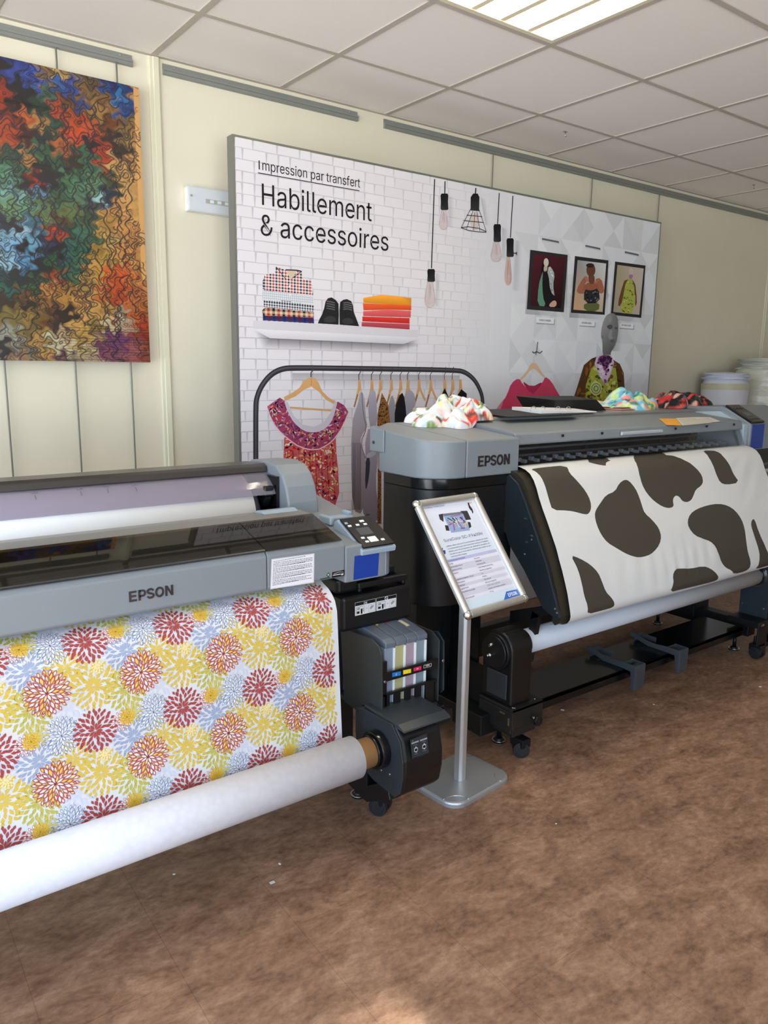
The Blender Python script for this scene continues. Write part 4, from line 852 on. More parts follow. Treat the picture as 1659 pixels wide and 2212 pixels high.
for i, (bc, lc) in enumerate(tcol):
    x = TX0+TP*i; nm = ('blue', 'yellow', 'magenta', 'black')[i]
    tk = obj('ink_tank', MB().box(x+.001, x+TP-.0015, -1.632, -1.40, .366, .578), mat('tank_body_'+nm, bc, .25), P1, .004, label='translucent ink tank with %s label' % nm)
    obj('tank_edge', MB().box(x+TP-.010, x+TP-.002, -1.636, -1.632, .372, .574), strip, tk, .001)
    obj('tank_cap', MB().prism([(-1.638, .578), (-1.638, .594), (-1.62, .602), (-1.40, .628), (-1.40, .578)], 'X', x, x+TP-.001), capm, tk, .003)
    zt = lambda y: .602+(y+1.62)*.1182
    lb_ = MB(); z3p = zz(660, 1220, .20494); nc_ = (0, -.1174, .9931)
    for q, c_ in (((([(524, 656), (594, 630), (655, 655), (585, 684)],), (([(642, 632), (733, 612), (772, 632), (688, 655)],)), (([(760, 604), (852, 585), (880, 603), (790, 628)],)), ([(874, 582), (955, 566), (982, 580), (900, 602)], [(902, 604), (1006, 582), (1104, 638), (1012, 664)]))[i][j], (lc, (206, 198, 170))[j]) for j in range(2 if i == 3 else 1)):
        v = [aP(px, py, (0, -1.62, .6032), nc_) for px, py in z3p(q)]; v = [(min(max(p[0], x+.003), x+TP-.004), p[1], p[2]) for p in v]
        lb_.add(v, [(0, 1, 2, 3)], 0, sr(*c_))
        if i < 3: put_text(lb_, 'CYM'[i], (v[0][0]+.008, v[0][1]+.004, v[0][2]+.0012), (1, 0, 0), (0, .993, .117), .014, color=sr(240, 240, 240))
    obj('colour_label', lb_, INK, tk, colors=True)
plate = [(-1.437, .594), (-1.60, .606), (-1.64, .592), (-1.655, .57), (-1.660, .372), (-1.63, .345), (-1.46, .352)]
obj('ink_cage', MB().prism(plate, 'X', 1.270, 1.276).prism([(-1.40, .59), (-1.62, .59), (-1.655, .57), (-1.655, .37), (-1.40, .37)], 'X', 1.492, 1.497).box(1.276, 1.492, -1.655, -1.40, .352, .366).box(1.276, 1.492, -1.41, -1.40, .366, .60), mat('cage_metal', (58, 60, 60), .45, .3), P1, .001)
fb = MB().box(1.272, 1.296, -1.650, -1.640, .366, .545)
z3_ = zz(660, 1220, .20494)
tl_ = aY(*z3_([(845, 1132)])[0], -1.648)[2]; bl_ = aY(*z3_([(845, 1226)])[0], -1.648)[2]
fb.box(1.272, 1.495, -1.654, -1.648, bl_, tl_)
fb.box(1.276, 1.492, -1.650, -1.641, .434, .442)
for i in range(5): fb.box(TX0+TP*i-.012+(.003 if i == 0 else 0), TX0+TP*i+(.010 if i < 4 else .02), -1.650, -1.641, .366, .436)
bar = obj('label_bar', fb, BLACKM, P1, .001)
screws(bar, [(1.284, -1.654, .485)], .004)
lbm = MB()
for i, (q, c, s) in enumerate(((z3_([(915, 1140), (1005, 1122), (1003, 1165), (914, 1184)]), (30, 116, 190), 'HDK'), (z3_([(1030, 1113), (1113, 1096), (1112, 1138), (1029, 1156)]), (240, 208, 20), 'Y'), (z3_([(1140, 1086), (1221, 1066), (1220, 1106), (1139, 1124)]), (214, 36, 90), 'M'), (z3_([(1246, 1058), (1328, 1036), (1325, 1072), (1244, 1092)]), (28, 28, 30), 'HDK'))):
    quadY(lbm, q, -1.6545, sr(*c) if i < 3 else sr(200, 200, 200))
    if i == 3: quadY(lbm, [(q[0][0]+.8, q[0][1]+.7), (q[1][0]-.8, q[1][1]+.9), (q[2][0]-.8, q[2][1]-.7), (q[3][0]+.8, q[3][1]-.9)], -1.6547, sr(22, 22, 24))
    s = ('C', 'Y', 'M', 'HDK')[i]; a = aY((q[0][0]*.62+q[1][0]*.38) if len(s) == 1 else q[0][0]*.75+q[1][0]*.25, (q[3][1]*.62+q[2][1]*.38)-1.8, -1.6549)
    put_text(lbm, s, a, (1, 0, 0), (0, 0, 1), .011, color=sr(236, 236, 236), off=.01)
obj('colour_labels', lbm, INK, bar, colors=True)
obj('side_guard', MB().prism([(-1.62, .585), (-1.65, .56), (-1.655, .40), (-1.64, .385), (-1.625, .40), (-1.60, .50), (-1.60, .58)], 'X', 1.515, 1.520), mat('guard_teal', (40, 50, 56), .4), P1, .001)
screws(P1, [(1.510, -1.655, .50)], .0045)
tr = obj('lower_tray', MB().box(1.262, 1.505, -1.70, -1.56, .318, .345).box(1.262, 1.51, -1.71, -1.695, .318, .36).box(1.262, 1.28, -1.70, -1.56, .33, .358).box(1.492, 1.51, -1.70, -1.56, .33, .358), BLACK, P1, .005)
obj('rod', MB().cyl((1.27, -1.675, .355), (1.50, -1.675, .355), .007, 14), BLACKG, tr)
screws(tr, [(1.30, -1.71, .345), (1.47, -1.71, .35)], .004)
# take-up unit, stand
tu = [(-1.60, .395), (-1.745, .40), (-1.785, .36), (-1.800, .30), (-1.800, .25), (-1.790, .20), (-1.765, .175), (-1.66, .18), (-1.58, .20), (-1.56, .30), (-1.56, .38)]
T1 = obj('take_up_unit', MB().prism(tu, 'X', 1.248, 1.395), BLACKM, P1, .010, seg=3)
obj('side_plate', MB().prism([(y*.985-.026, .29+(z-.29)*.97) for y, z in tu], 'X', 1.243, 1.2475), mat('side_plate_grey', (40, 46, 52), .4), T1, .001)
screws(T1, [(1.243, -1.72, .30), (1.243, -1.74, .24), (1.243, -1.70, .235)], .004, 'X')
obj('canopy', MB().prism([(-1.60, .402), (-1.765, .402), (-1.792, .392), (-1.794, .387), (-1.60, .396)], 'X', 1.25, 1.425), DGREY, T1, .001)
obj('drive_flange', MB().cyl((1.215, -1.69, .30), (1.243, -1.69, .30), .056, 36).cyl((1.205, -1.69, .30), (1.215, -1.69, .30), .048, 36), BLACKG, T1, .003)
z4_ = zz(680, 1500, .26522); sw = MB(); ys = -1.8015
quadY(sw, z4_([(775, 372), (912, 318), (929, 474), (793, 522)]), ys, sr(44, 48, 54))
quadY(sw, z4_([(788, 394), (847, 374), (847, 386), (789, 407)]), ys-.0003, sr(150, 154, 158)); quadY(sw, z4_([(856, 371), (914, 350), (915, 363), (857, 383)]), ys-.0003, sr(150, 154, 158))
for cx, cy in ((825, 452), (892, 425)):
    quadY(sw, z4_([(cx-16, cy-12), (cx-6, cy-16), (cx-5, cy-26), (cx+4, cy-28), (cx+5, cy-18), (cx+14, cy-20), (cx+14, cy+10), (cx+6, cy+13), (cx+6, cy+20), (cx-4, cy+22), (cx-5, cy+16), (cx-15, cy+18)]), ys-.0003, sr(196, 198, 200)); quadY(sw, z4_([(cx-11, cy-8), (cx+11, cy-14), (cx+11, cy+8), (cx-11, cy+13)]), ys-.0006, sr(20, 20, 24))
    quadY(sw, z4_([(cx-20, cy-38), (cx+12, cy-46), (cx+12, cy-42), (cx-20, cy-34)]), ys-.0003, sr(110, 114, 118)); quadY(sw, z4_([(cx-14, cy+34), (cx+16, cy+26), (cx+16, cy+30), (cx-14, cy+38)]), ys-.0003, sr(110, 114, 118))
quadY(sw, z4_([(792, 378), (800, 374), (803, 380), (795, 383)]), ys-.0004, sr(110, 170, 40))
obj('switch_panel', sw, INK, T1, colors=True, label='dark switch panel with two rocker switches')
obj('take_up_core', MB().cyl((-.05, -1.69, .30), (1.21, -1.69, .30), .0435, 40), CARD, P1, label='brown cardboard tube end')
def stand(parent, x, sgn):
    obj('leg', MB().box(x-.05, x+.04, -1.36, -1.20, .10, .78), BLACKM, parent, .004)
    obj('foot_bar', MB().box(x-.045, x+.03, -1.60, -.93, .078, .135), BLACKM, parent, .006)
    obj('bracket', MB().prism([(-1.52, .135), (-1.60, .20), (-1.60, .13), (-1.70, .19), (-1.72, .14), (-1.60, .075), (-1.40, .10)], 'X', x-.075, x-.03), BLACKM, parent, .003)
stand(P1, 1.335, 1); stand(P1, .02, 1)
for x in (1.335, .02):
    caster(P1, x, -1.573, ang=.5); caster(P1, x, -.97, ang=.3); level_foot(P1, x, -1.45)
obj('stretcher', MB().box(.05, 1.30, -1.30, -1.26, .20, .32), BLACKM, P1, .003)

# ---- printed flower sheet with its take-up roll
flo = thing('flower_print_paper', 'white paper printed with red, yellow and blue dahlias, hanging from the near printer', 'printed paper', (.59, -1.6, .25))
fprof = [(-1.50, .79), (-1.532, .777), (-1.555, .770), (-1.575, .757), (-1.590, .742), (-1.601, .715), (-1.606, .66), (-1.610, .60), (-1.614, .536), (-1.622, .43), (-1.630, .33), (-1.632, .30)]
def profmap(prof):
    S = [0]
    for (a, b), (c, d) in zip(prof, prof[1:]): S.append(S[-1]+math.hypot(c-a, d-b))
    ya = np.array([p[0] for p in prof]); za = np.array([p[1] for p in prof]); S = np.array(S)
    def f(x, s, off=0.):
        s = min(max(s, 0), S[-1]); y = np.interp(s, S, ya); z = np.interp(s, S, za)
        s1, s2 = max(s-.006, 0), min(s+.006, S[-1]); ty, tz = np.interp(s2, S, ya)-np.interp(s1, S, ya), np.interp(s2, S, za)-np.interp(s1, S, za)
        L = math.hypot(ty, tz); ny, nz = tz/L, -ty/L   # outward (towards -Y)
        if ny > .2: ny, nz = -ny, -nz
        return (x, y+ny*off, z+nz*off)
    return f, S
ff, FS = profmap(fprof); FX0, FX1 = .03, 1.15
fb_ = MB(); ss = np.linspace(0, FS[-1], 90)
vv = [ff(x, s) for s in ss for x in (FX0, FX1)]
fb_.add(vv, [(2*i, 2*i+1, 2*i+3, 2*i+2) for i in range(len(ss)-1)], 0, sr(211, 212, 217), True)
CR, CY, CG, CB, CO, CLV = sr(160, 68, 68), sr(208, 180, 78), sr(150, 163, 190), sr(84, 108, 156), sr(184, 176, 82), sr(198, 202, 216)
LR = sr(178, 76, 70); WTE = sr(240, 240, 240)
def flower(cx, cs, R, color, layer, style='fill', seed=0, inner=None, rings=(8, 13, 19, 25, 30), sq=1.0):
    rg = random.Random(seed); nr = len(rings); big = nr == 5; ph0 = rg.random()
    lens = (.35, .35, .33, .31, .23) if big else (.46, .42, .30); rad = (.20, .39, .60, .78, .93) if big else (.28, .58, .88)
    offs = (0, .5, .25, .75, .4) if big else (0, .5, .25); wds = (.082, .082, .080, .090, .074) if big else (.13, .14, .12)
    for k in range(nr):
        n_ = rings[k]; rr = rad[k]*R; L = lens[k]*R; W_ = wds[k]*R*(1. if style == 'fill' else .76)
        ph = ph0*rings[k]/rings[0]+offs[k]
        for i in range(n_):
            a = 2*PI*(i+ph)/n_+rg.uniform(-.035, .035); l_ = L*rg.uniform(.85, 1.1)/2; ca, sa = math.cos(a), math.sin(a); w_ = W_*rg.uniform(.85, 1.1)
            shape = [(-l_, 0), (-l_*.45, w_*.6), (l_*.05, w_), (l_*.55, w_*.66), (l_, 0), (l_*.55, -w_*.66), (l_*.05, -w_), (-l_*.45, -w_*.6)]
            pts = [(cx+(rr+p)*ca-q*sa, cs+((rr+p)*sa+q*ca)*sq) for p, q in shape]
            if any(p[0] > FX1-.012 or p[0] < FX0 or p[1] < 0.01 or p[1] > FS[-1]-.005 for p in pts): continue
            if pts[0][0] < .16: continue
            if style == 'fill':
                fb_.add([ff(p[0], p[1], layer*.00012) for p in pts], [tuple(range(8))], 0, color)
            else:
                if inner: c_ = inner[rg.randrange(len(inner))]; fb_.add([ff(p[0], p[1], layer*.00012) for p in pts], [tuple(range(8))], 0, c_)
                t_ = .0009 if style == 'line' else .0019
                m_ = (sum(p[0] for p in pts)/8, sum(p[1] for p in pts)/8)
                po = [(m_[0]+(p[0]-m_[0])*(1+t_/max(w_*1.2, .0022)), m_[1]+(p[1]-m_[1])*(1+t_/max(w_*1.2, .0022))) for p in pts]
                v_ = [ff(p[0], p[1], (layer+.5)*.00012) for p in po+pts]; fb_.add(v_, [(j, (j+1) % 8, (j+1) % 8+8, j+8) for j in range(8)], 0, color)
TXP, TSP = .2157, .2165; WTE = sr(214, 215, 218)
elems = [(.623, .222, .046, CLV, 1, 'fill', None), (.475, .128, .042, CLV, 1, 'fill', None), (.550, .121, .050, CG, 2, 'fill', None), (.542, .215, .052, CO, 2.6, 'fill', None), (.467, .188, .056, CY, 3.4, 'fill', None), (.622, .140, .047, CY, 4.2, 'fill', None),
         (.478, .146, .018, sr(232, 214, 150), 5, 'fill', None), (.602, .074, .042, CB, 5.6, 'line', [WTE, sr(226, 232, 244)]), (.677, .082, .050, CR, 6.6, 'fill', None), (.5475, .060, .028, sr(200, 186, 96), 7.2, 'fill', None),
         (.525, .075, .024, CR, 8, 'line', [sr(236, 214, 214)]), (.537, .069, .018, sr(214, 172, 58), 9, 'bold', [sr(220, 184, 72)]), (.580, .183, .049, LR, 10, 'bold', [WTE, WTE, WTE, WTE, sr(222, 192, 88), sr(220, 206, 160)])]
for ix in range(-2, 4):
    for iy in range(-1, 4):
        for q, (ex, es, R, c, ly, sty, inn) in enumerate(elems):
            cx = ex+TXP*ix+.0015*iy; cs = es+TSP*iy
            if cx < .1 or cx > FX1+.05 or cs < -.06 or cs > FS[-1]+.05: continue
            flower(cx, cs, R, c, ly, sty, q, inn, rings=(8, 8, 16, 16, 24) if R > .03 else (7, 9, 14), sq=1.04)
obj('printed_sheet', fb_, INK, flo, colors=True)
rl = MB().cyl((FX0, -1.69, .30), (1.152, -1.69, .30), .0605, 72); 
def mat_roll():
    m, t, n, l, p = nt('paper_back'); tc = n.new('ShaderNodeTexCoord'); mp = n.new('ShaderNodeMapping'); mp.inputs['Scale'].default_value = (1, 1, 1)
    vo = n.new('ShaderNodeTexVoronoi'); vo.inputs['Scale'].default_value = 60; vo.feature = 'F1'; ns = n.new('ShaderNodeTexNoise'); ns.inputs['Scale'].default_value = 14
    l.new(tc.outputs['Object'], vo.inputs['Vector']); l.new(tc.outputs['Object'], ns.inputs['Vector'])
    mu = n.new('ShaderNodeMath'); mu.operation = 'MULTIPLY'; l.new(vo.outputs['Distance'], mu.inputs[0]); l.new(ns.outputs['Fac'], mu.inputs[1])
    cr = n.new('ShaderNodeValToRGB'); cr.color_ramp.elements[0].color = sr(216, 217, 226); cr.color_ramp.elements[1].color = sr(206, 208, 219); cr.color_ramp.elements[1].position = .5
    l.new(mu.outputs[0], cr.inputs[0]); l.new(cr.outputs[0], p.inputs['Base Color']); p.inputs['Roughness'].default_value = .7; return m
obj('paper_roll', rl, mat_roll(), flo, label='wound roll showing the white back of the paper')

# ================================================================== FAR PRINTER (right)
P2 = thing('textile_printer', 'larger grey and black wide-format printer behind the sign stand, printing a cow hide pattern', 'printer', (2.8, -1.2, 0), 'wide-format printers')
# left carriage cover: plan outline with a rounded front corner, top rises gently backwards
def plan_solid(pl, zb, zt):
    n = len(pl); mb = MB()
    mb.add([(x, y, zb(y)) for x, y in pl]+[(x, y, zt(y)) for x, y in pl], [tuple(range(n)), tuple(range(2*n-1, n-1, -1))]+[(i, i+n, (i+1) % n+n, (i+1) % n) for i in range(n)])
    return mb
arc = [(1.662+.13*(1-math.cos(a)), -1.285-.115*math.sin(a)) for a in [i*PI/2/12 for i in range(13)]]
tz2 = lambda y: 1.153+(y+1.40)*.085
pl = [(1.662, -1.13)]+arc+[(1.818, -1.40), (1.818, -.97), (1.79, -.97), (1.70, -1.04), (1.662, -1.10)]
cl = obj('left_cover', plan_solid(pl, lambda y: 1.022, tz2), GREY, P2, .006, seg=3, autosmooth=True)
obj('left_cover_front', plan_solid([(1.820, -1.40), (2.082, -1.40), (2.082, -.97), (1.820, -.97)], lambda y: 1.022, tz2), GREY, P2, .006, seg=3)
fl_ = obj('side_flap', plan_solid([(1.654, -1.135), (1.654, -1.05), (1.69, -1.02), (1.70, -1.05), (1.662, -1.10), (1.661, -1.135)], lambda y: 1.095, lambda y: tz2(y)+.001), GREY, P2, .004)
screws(fl_, [(1.654, -1.075, 1.128)], .006, 'X', mt=DGREY)
epson(P2, (1032, 1008.5), (1100, 1001), (1032, 985.5), -1.4005)
bk = [(1.668, -1.12)]+[(x+.006, y+.006) for x, y in arc]+[(2.072, -1.394), (2.072, -.90), (1.85, -.90)]
obj('band', plan_solid(bk, lambda y: .985, lambda y: 1.022), BLACKG, P2, .002, autosmooth=True)
obj('lower_cover', plan_solid([(x+.003 if x < 1.8 else x-.003, y+.003) for x, y in bk], lambda y: .56, lambda y: .984), BLACK, P2, .003, autosmooth=True)
sm2 = MB().box(1.808, 1.8095, -1.396, -1.3905, .56, 1.02).box(1.70, 1.7015, -1.36, -1.30, .56, .98)
obj('handle_recess', MB().box(1.925, 2.005, -1.3935, -1.389, .865, .893), BLACKM, P2, .002)
obj('seam', MB().box(1.81, 2.07, -1.3925, -1.389, .845, .848), BLACKM, P2)
# top: bar across the front, deck and shelf
bx0, bx1 = 2.084, 3.672
barp = [(-1.376, 1.122), (-1.380, 1.128), (-1.374, 1.160), (-1.365, 1.166), (-1.12, 1.194), (-1.12, 1.17), (-1.35, 1.145), (-1.35, 1.122)]
fb2 = obj('front_hood', MB().prism(barp, 'X', bx0, bx1), GREY, P2, .002)
for px in (1216, 1301, 1460, 1527, 1586):
    a = aY(px, 941 if px < 1250 else (936 if px < 1400 else (926 if px < 1500 else (921 if px < 1550 else 917))), -1.3805)
    obj('hood_screw', MB().cyl((a[0], -1.377, min(max(a[2], 1.136), 1.155)), (a[0], -1.3825, min(max(a[2], 1.136), 1.155)), .0055, 12), BLACKM, fb2)
obj('hood_lip', MB().prism([(-1.381, 1.150), (-1.392, 1.146), (-1.392, 1.136), (-1.381, 1.132)], 'X', aY(1340, 930, -1.38)[0], aY(1428, 925, -1.38)[0]), mat('lip_clear_grey', (170, 178, 184), .2), fb2, .002)
obj('top_deck', MB().prism([(-1.118, 1.170), (-1.118, 1.203), (-1.108, 1.207), (-.76, 1.207), (-.74, 1.19), (-.74, .80), (-1.02, .80), (-1.02, 1.17)], 'X', bx0, 3.70), mat('deck_grey_satin', (120, 120, 116), .28), P2, .004)
ns_ = MB(); hz = lambda y: 1.166+(y+1.365)*.1143+.0012
def hoodpt(px, py): return aP(px, py, (0, -1.365, 1.1672), (0, -.1143, 1))
for q, c in (([(1423, 904), (1460, 904), (1473, 919), (1440, 918)], (232, 168, 60)), ([(1460, 903), (1500, 901), (1530, 914), (1474, 919)], (220, 216, 200)), ([(1500, 901), (1534, 901), (1556, 910), (1530, 914)], (216, 214, 208))):
    ns_.add([hoodpt(*p) for p in q], [(0, 1, 2, 3)], 0, sr(*c))
rg = random.Random(9)
for k in range(5):
    for (xa_, xb_) in ((1466+k*2.4, 1504+k*4.5), (1506+k*4.6, 1532+k*4)):
        ya, yb = 906+k*2.6, 903.5+k*2.4; ns_.add([hoodpt(xa_, ya)+[0, 0, .0002], hoodpt(xb_, yb)+[0, 0, .0002], hoodpt(xb_, yb+.8)+[0, 0, .0002], hoodpt(xa_, ya+.8)+[0, 0, .0002]], [(0, 1, 2, 3)], 0, sr(170, 168, 160))
obj('warning_label', ns_, INK, fb2, colors=True, label='orange and white warning label')
# printing opening: dark interior, rails, pinch rollers, clear window
obj('interior', MB().box(bx0, 3.70, -1.10, -1.08, .90, 1.165).box(bx0, 3.70, -1.38, -1.10, .985, 1.0).box(2.074, bx0-.002, -1.37, -1.08, 1.0, 1.15), BLACKM, P2)
rr_ = MB()
for y, z, r in ((-1.13, 1.10, .006), (-1.15, 1.075, .005), (-1.17, 1.05, .006)): rr_.cyl((bx0, y, z), (3.68, y, z), r, 10)
rr_.box(bx0, 3.68, -1.125, -1.115, 1.118, 1.14)
obj('carriage_rails', rr_, mat('rail_dark_steel', (150, 152, 156), .35, .2), P2)
PR = mat('roller_grey', (170, 176, 180), .45)
for i in range(22):
    x = 2.13+i*.0715
    obj('pinch_roller', MB().box(x-.007, x+.007, -1.325, -1.30, 1.043, 1.056).box(x-.013, x+.002, -1.30, -1.28, 1.046, 1.062), PR, P2, .002)
for px in (1260, 1343, 1425, 1495):
    a = aY(px, 950, -1.13); obj('bracket', MB().box(a[0]-.02, a[0]+.02, -1.145, -1.135, 1.03, 1.125).box(a[0]-.012, a[0]+.012, -1.150, -1.145, 1.05, 1.07), DGREY, P2, .002)
obj('window', MB().prism([(-1.372, 1.126), (-1.375, 1.126), (-1.408, 1.052), (-1.404, 1.052)], 'X', bx0+.004, 3.655), mat_clear('printer_window', (226, 228, 232), .0), P2)
# right tower with sloping control panel
tw = obj('right_tower', MB().prism([(-1.40, 1.022), (-1.40, 1.148), (-1.39, 1.154), (-1.262, 1.222), (-1.24, 1.228), (-.85, 1.21), (-.76, 1.17), (-.76, 1.022)], 'X', 3.712, 4.14), GREY, P2, .005, seg=3)
obj('tower_cheek', MB().prism([(-1.385, 1.018), (-1.385, 1.144), (-1.25, 1.205), (-1.02, 1.19), (-1.02, 1.018)], 'X', 3.676, 3.712), mat('cheek_pale', (168, 180, 188), .4), P2, .002)
obj('cheek_strut', MB().prism([(-1.385, 1.02), (-1.372, 1.02), (-1.315, 1.15), (-1.325, 1.155)], 'X', 3.670, 3.676), GREY, P2)
n2 = np.array([0, -.068, .128]); n2 /= np.linalg.norm(n2); s2_ = np.array([0, .128, .068]); s2_ /= np.linalg.norm(s2_)
c2 = np.array([3.775, -1.327, 1.188])+n2*.006
kp2 = obj('control_panel', MB().obox(c2, (.060, 0, 0), s2_*.083, n2*.006), BLACKG, P2, .004)
obj('display', MB().obox(c2+n2*.0066-s2_*.012, (.03, 0, 0), s2_*.018, n2*.0006), mat('display_grey', (74, 80, 86), .15), kp2)
for i in range(6): obj('button', MB().obox(c2+n2*.0068+s2_*(.045 if i < 3 else -.055)+np.array([(-.03+.03*(i % 3)), 0, 0]), (.009, 0, 0), s2_*.005, n2*.001), DGREY, kp2)
bl = MB().box(3.727, 3.842, -1.4012, -1.4004, 1.024, 1.146); obj('blue_sticker', bl, BLUE, tw)
bt_ = MB(); put_text(bt_, 'SureColor', (3.745, -1.4016, 1.092), (1, 0, 0), (0, 0, 1), .017, color=sr(96, 92, 150)); put_text(bt_, 'F9400H', (3.758, -1.4016, 1.068), (1, 0, 0), (0, 0, 1), .014, color=sr(96, 92, 150))
obj('sticker_lettering', bt_, INK, tw, colors=True)
# right ink station
it = obj('ink_station', MB().box(3.74, 4.14, -1.395, -1.39, .945, 1.02).box(3.742, 3.75, -1.43, -1.0, .70, 1.0).box(3.75, 4.14, -1.10, -1.0, .55, 1.0).box(3.75, 4.14, -1.43, -1.0, .70, .72), BLACK, P2, .003)
obj('guard', MB().prism([(-1.455, .80), (-1.45, .98), (-1.43, 1.0), (-1.34, 1.0), (-1.33, .98), (-1.33, .80)], 'X', 3.735, 3.7415), mat('guard_slate', (52, 60, 64), .4), it, .002)
for i in range(6):
    x = 3.775+i*.06
    k = obj('ink_tank', MB().box(x, x+.054, -1.42, -1.12, .725, .845), mat('tank_body_plain', (120, 140, 150), .3), P2, .004)
    obj('tank_cap', MB().box(x, x+.054, -1.425, -1.12, .846, .872), capm, k, .003)
obj('upper_slots', MB().box(3.76, 4.13, -1.36, -1.12, .905, .925), DGREY, it)
obj('ink_lip', MB().box(3.752, 4.14, -1.445, -1.40, .690, .715), mat('lip_grey', (116, 122, 126), .4), it, .003)
obj('ink_body', MB().box(3.752, 4.14, -1.43, -1.0, .50, .689), BLACK, it, .003)
# media guide with side plates
gp = [(-1.33, 1.015), (-1.395, 1.034), (-1.43, 1.028), (-1.458, 1.010), (-1.485, .972), (-1.500, .935), (-1.545, .857), (-1.588, .778), (-1.621, .70), (-1.650, .625), (-1.664, .575), (-1.671, .545), (-1.663, .520), (-1.645, .508)]
inner = [(-1.63, .520), (-1.635, .54), (-1.61, .63), (-1.55, .77), (-1.47, .93), (-1.40, 1.0), (-1.33, 1.0)]
obj('media_guide', MB().prism(gp+inner, 'X', 2.042, 3.70), GUIDE, P2)
side = [(-1.36, 1.0), (-1.405, 1.020), (-1.452, .99), (-1.49, .93), (-1.60, .73), (-1.655, .60), (-1.676, .545), (-1.664, .535), (-1.60, .56), (-1.50, .68), (-1.42, .76), (-1.40, .80), (-1.36, .82)]
g1 = obj('guide_side_plate', MB().prism(side, 'X', 2.028, 2.040), mat('plate_blue_black', (26, 36, 42), .4), P2, .001)
screws(g1, [(2.028, -1.655, .575), (2.028, -1.664, .562), (2.028, -1.53, .80), (2.028, -1.50, .74)], .004, 'X')
mk = MB()
for s, px, py in (('<F>', 1131, 1121), ('<B>', 1145, 1158), ('<C>', 1134, 1172), ('<R>', 1121, 1223)):
    a = aX(px, py, 2.0275); put_text(mk, s, a, (0, -1, 0), (0, 0, 1), .012, color=sr(110, 130, 140))
obj('plate_marks', mk, INK, g1, colors=True)
obj('guide_side_plate', MB().prism(side, 'X', 3.702, 3.712), BLACKM, P2, .001)
obj('brace', MB().prism([(-1.64, .55), (-1.60, .57), (-1.42, .50), (-1.42, .45)], 'X', 2.05, 2.07).prism([(-1.56, .52), (-1.53, .53), (-1.50, .35), (-1.53, .33)], 'X', 2.05, 2.07), BLACKM, P2)
# frame: legs, feet, cross beams, low shelf
for x0_, x1_ in ((1.80, 2.00), (3.66, 3.80)):
    obj('leg', MB().box(x0_, x1_, -1.22, -.95, .12, .99), BLACKM, P2, .004)
    obj('foot_beam', MB().box(x0_+.04, x1_-.03, -1.50, -.72, .08, .16), BLACKM, P2, .004)
obj('leg_plate', MB().box(1.93, 1.936, -1.38, -1.05, .19, .58).box(1.69, 1.80, -1.30, -.95, .40, .57), BLACKM, P2)
obj('inner_plate', MB().box(3.40, 3.66, -1.06, -1.05, .13, .50), mat('plate_green_black', (30, 40, 40), .4), P2)
obj('rear_column', MB().box(3.60, 3.655, -1.04, -.98, .13, .60), BLACKM, P2)
obj('cross_beam', MB().box(2.0, 3.66, -.98, -.93, .11, .25), mat('beam_olive_black', (36, 33, 26), .35), P2, .004)
obj('low_shelf', MB().box(2.005, 3.62, -1.512, -1.30, .135, .150).box(2.005, 3.62, -1.512, -1.506, .108, .150), BLACKG, P2, .001)
obj('left_gusset', MB().prism([(-1.50, .15), (-1.52, .30), (-1.30, .32), (-1.22, .20), (-1.25, .10), (-1.34, .045), (-1.37, .12)], 'X', 1.915, 1.925), BLACKM, P2)
# grey roll-rest brackets on the shelf
HB = mat('bracket_slate', (62, 68, 74), .38)
for px, py in ((1371, 1424), (1466, 1393)):
    a = aY(px, py, -1.55); x = a[0]
    mb = MB().prism([(-1.56, .178), (-1.56, .07), (-1.545, .07), (-1.535, .148), (-1.50, .150), (-1.40, .150), (-1.34, .165), (-1.30, .172), (-1.30, .192), (-1.325, .192), (-1.38, .176), (-1.44, .172), (-1.50, .178)], 'X', x-.004, x+.004)
    mb.box(x+.004, x+.062, -1.56, -1.553, .07, .178).box(x+.062, x+.068, -1.56, -1.49, .10, .178).box(x+.004, x+.062, -1.50, -1.495, .152, .178)
    mb.box(x+.004, x+.06, -1.325, -1.318, .155, .185).box(x+.055, x+.06, -1.40, -1.318, .155, .18).box(x+.004, x+.062, -1.553, -1.53, .168, .174)
    obj('roll_rest', mb, HB, P2, .003)
# take-up units left and right
TC = (-1.515, .41)
def tounit(x0_, x1_, lb):
    r = .068; p = [(TC[0]+r*math.cos(a), TC[1]+r*math.sin(a)) for a in [PI*i/14 for i in range(15)]]
    p = [(TC[0]+.078, .215)]+[(q[0]+.008 if q[0] > TC[0] else q[0]-.004, q[1]) for q in p]+[(TC[0]-.075, .215)]
    u = obj('take_up_unit', MB().prism(p, 'X', x0_, x1_), BLACKM, P2, .008, seg=3, label=lb); return u
u1 = tounit(1.895, 2.0, 'left take-up unit with round end disc')
ud = obj('end_disc', MB().cyl((1.880, -1.515, .405), (1.895, -1.515, .405), .066, 48).cyl((1.872, -1.515, .405), (1.880, -1.515, .405), .060, 48), BLACK, u1, .003)
a = aX(1068, 1389, 1.868); obj('crank_pin', MB().cyl((1.868, a[1], a[2]), (1.835, a[1]-.008, a[2]), .0055, 14), STEEL, u1)
a = aX(1061, 1414, 1.872); obj('hub_nut', MB().cyl((1.872, a[1], a[2]), (1.858, a[1], a[2]), .008, 6).cyl((1.858, a[1], a[2]), (1.850, a[1], a[2]), .004, 10), CHROME, u1)
obj('side_panel', MB().box(1.889, 1.895, -1.57, -1.47, .235, .33), DGREY, u1, .003)
obj('drive_flange', MB().cyl((2.0, *TC), (2.022, *TC), .052, 36), BLACKG, u1, .003)
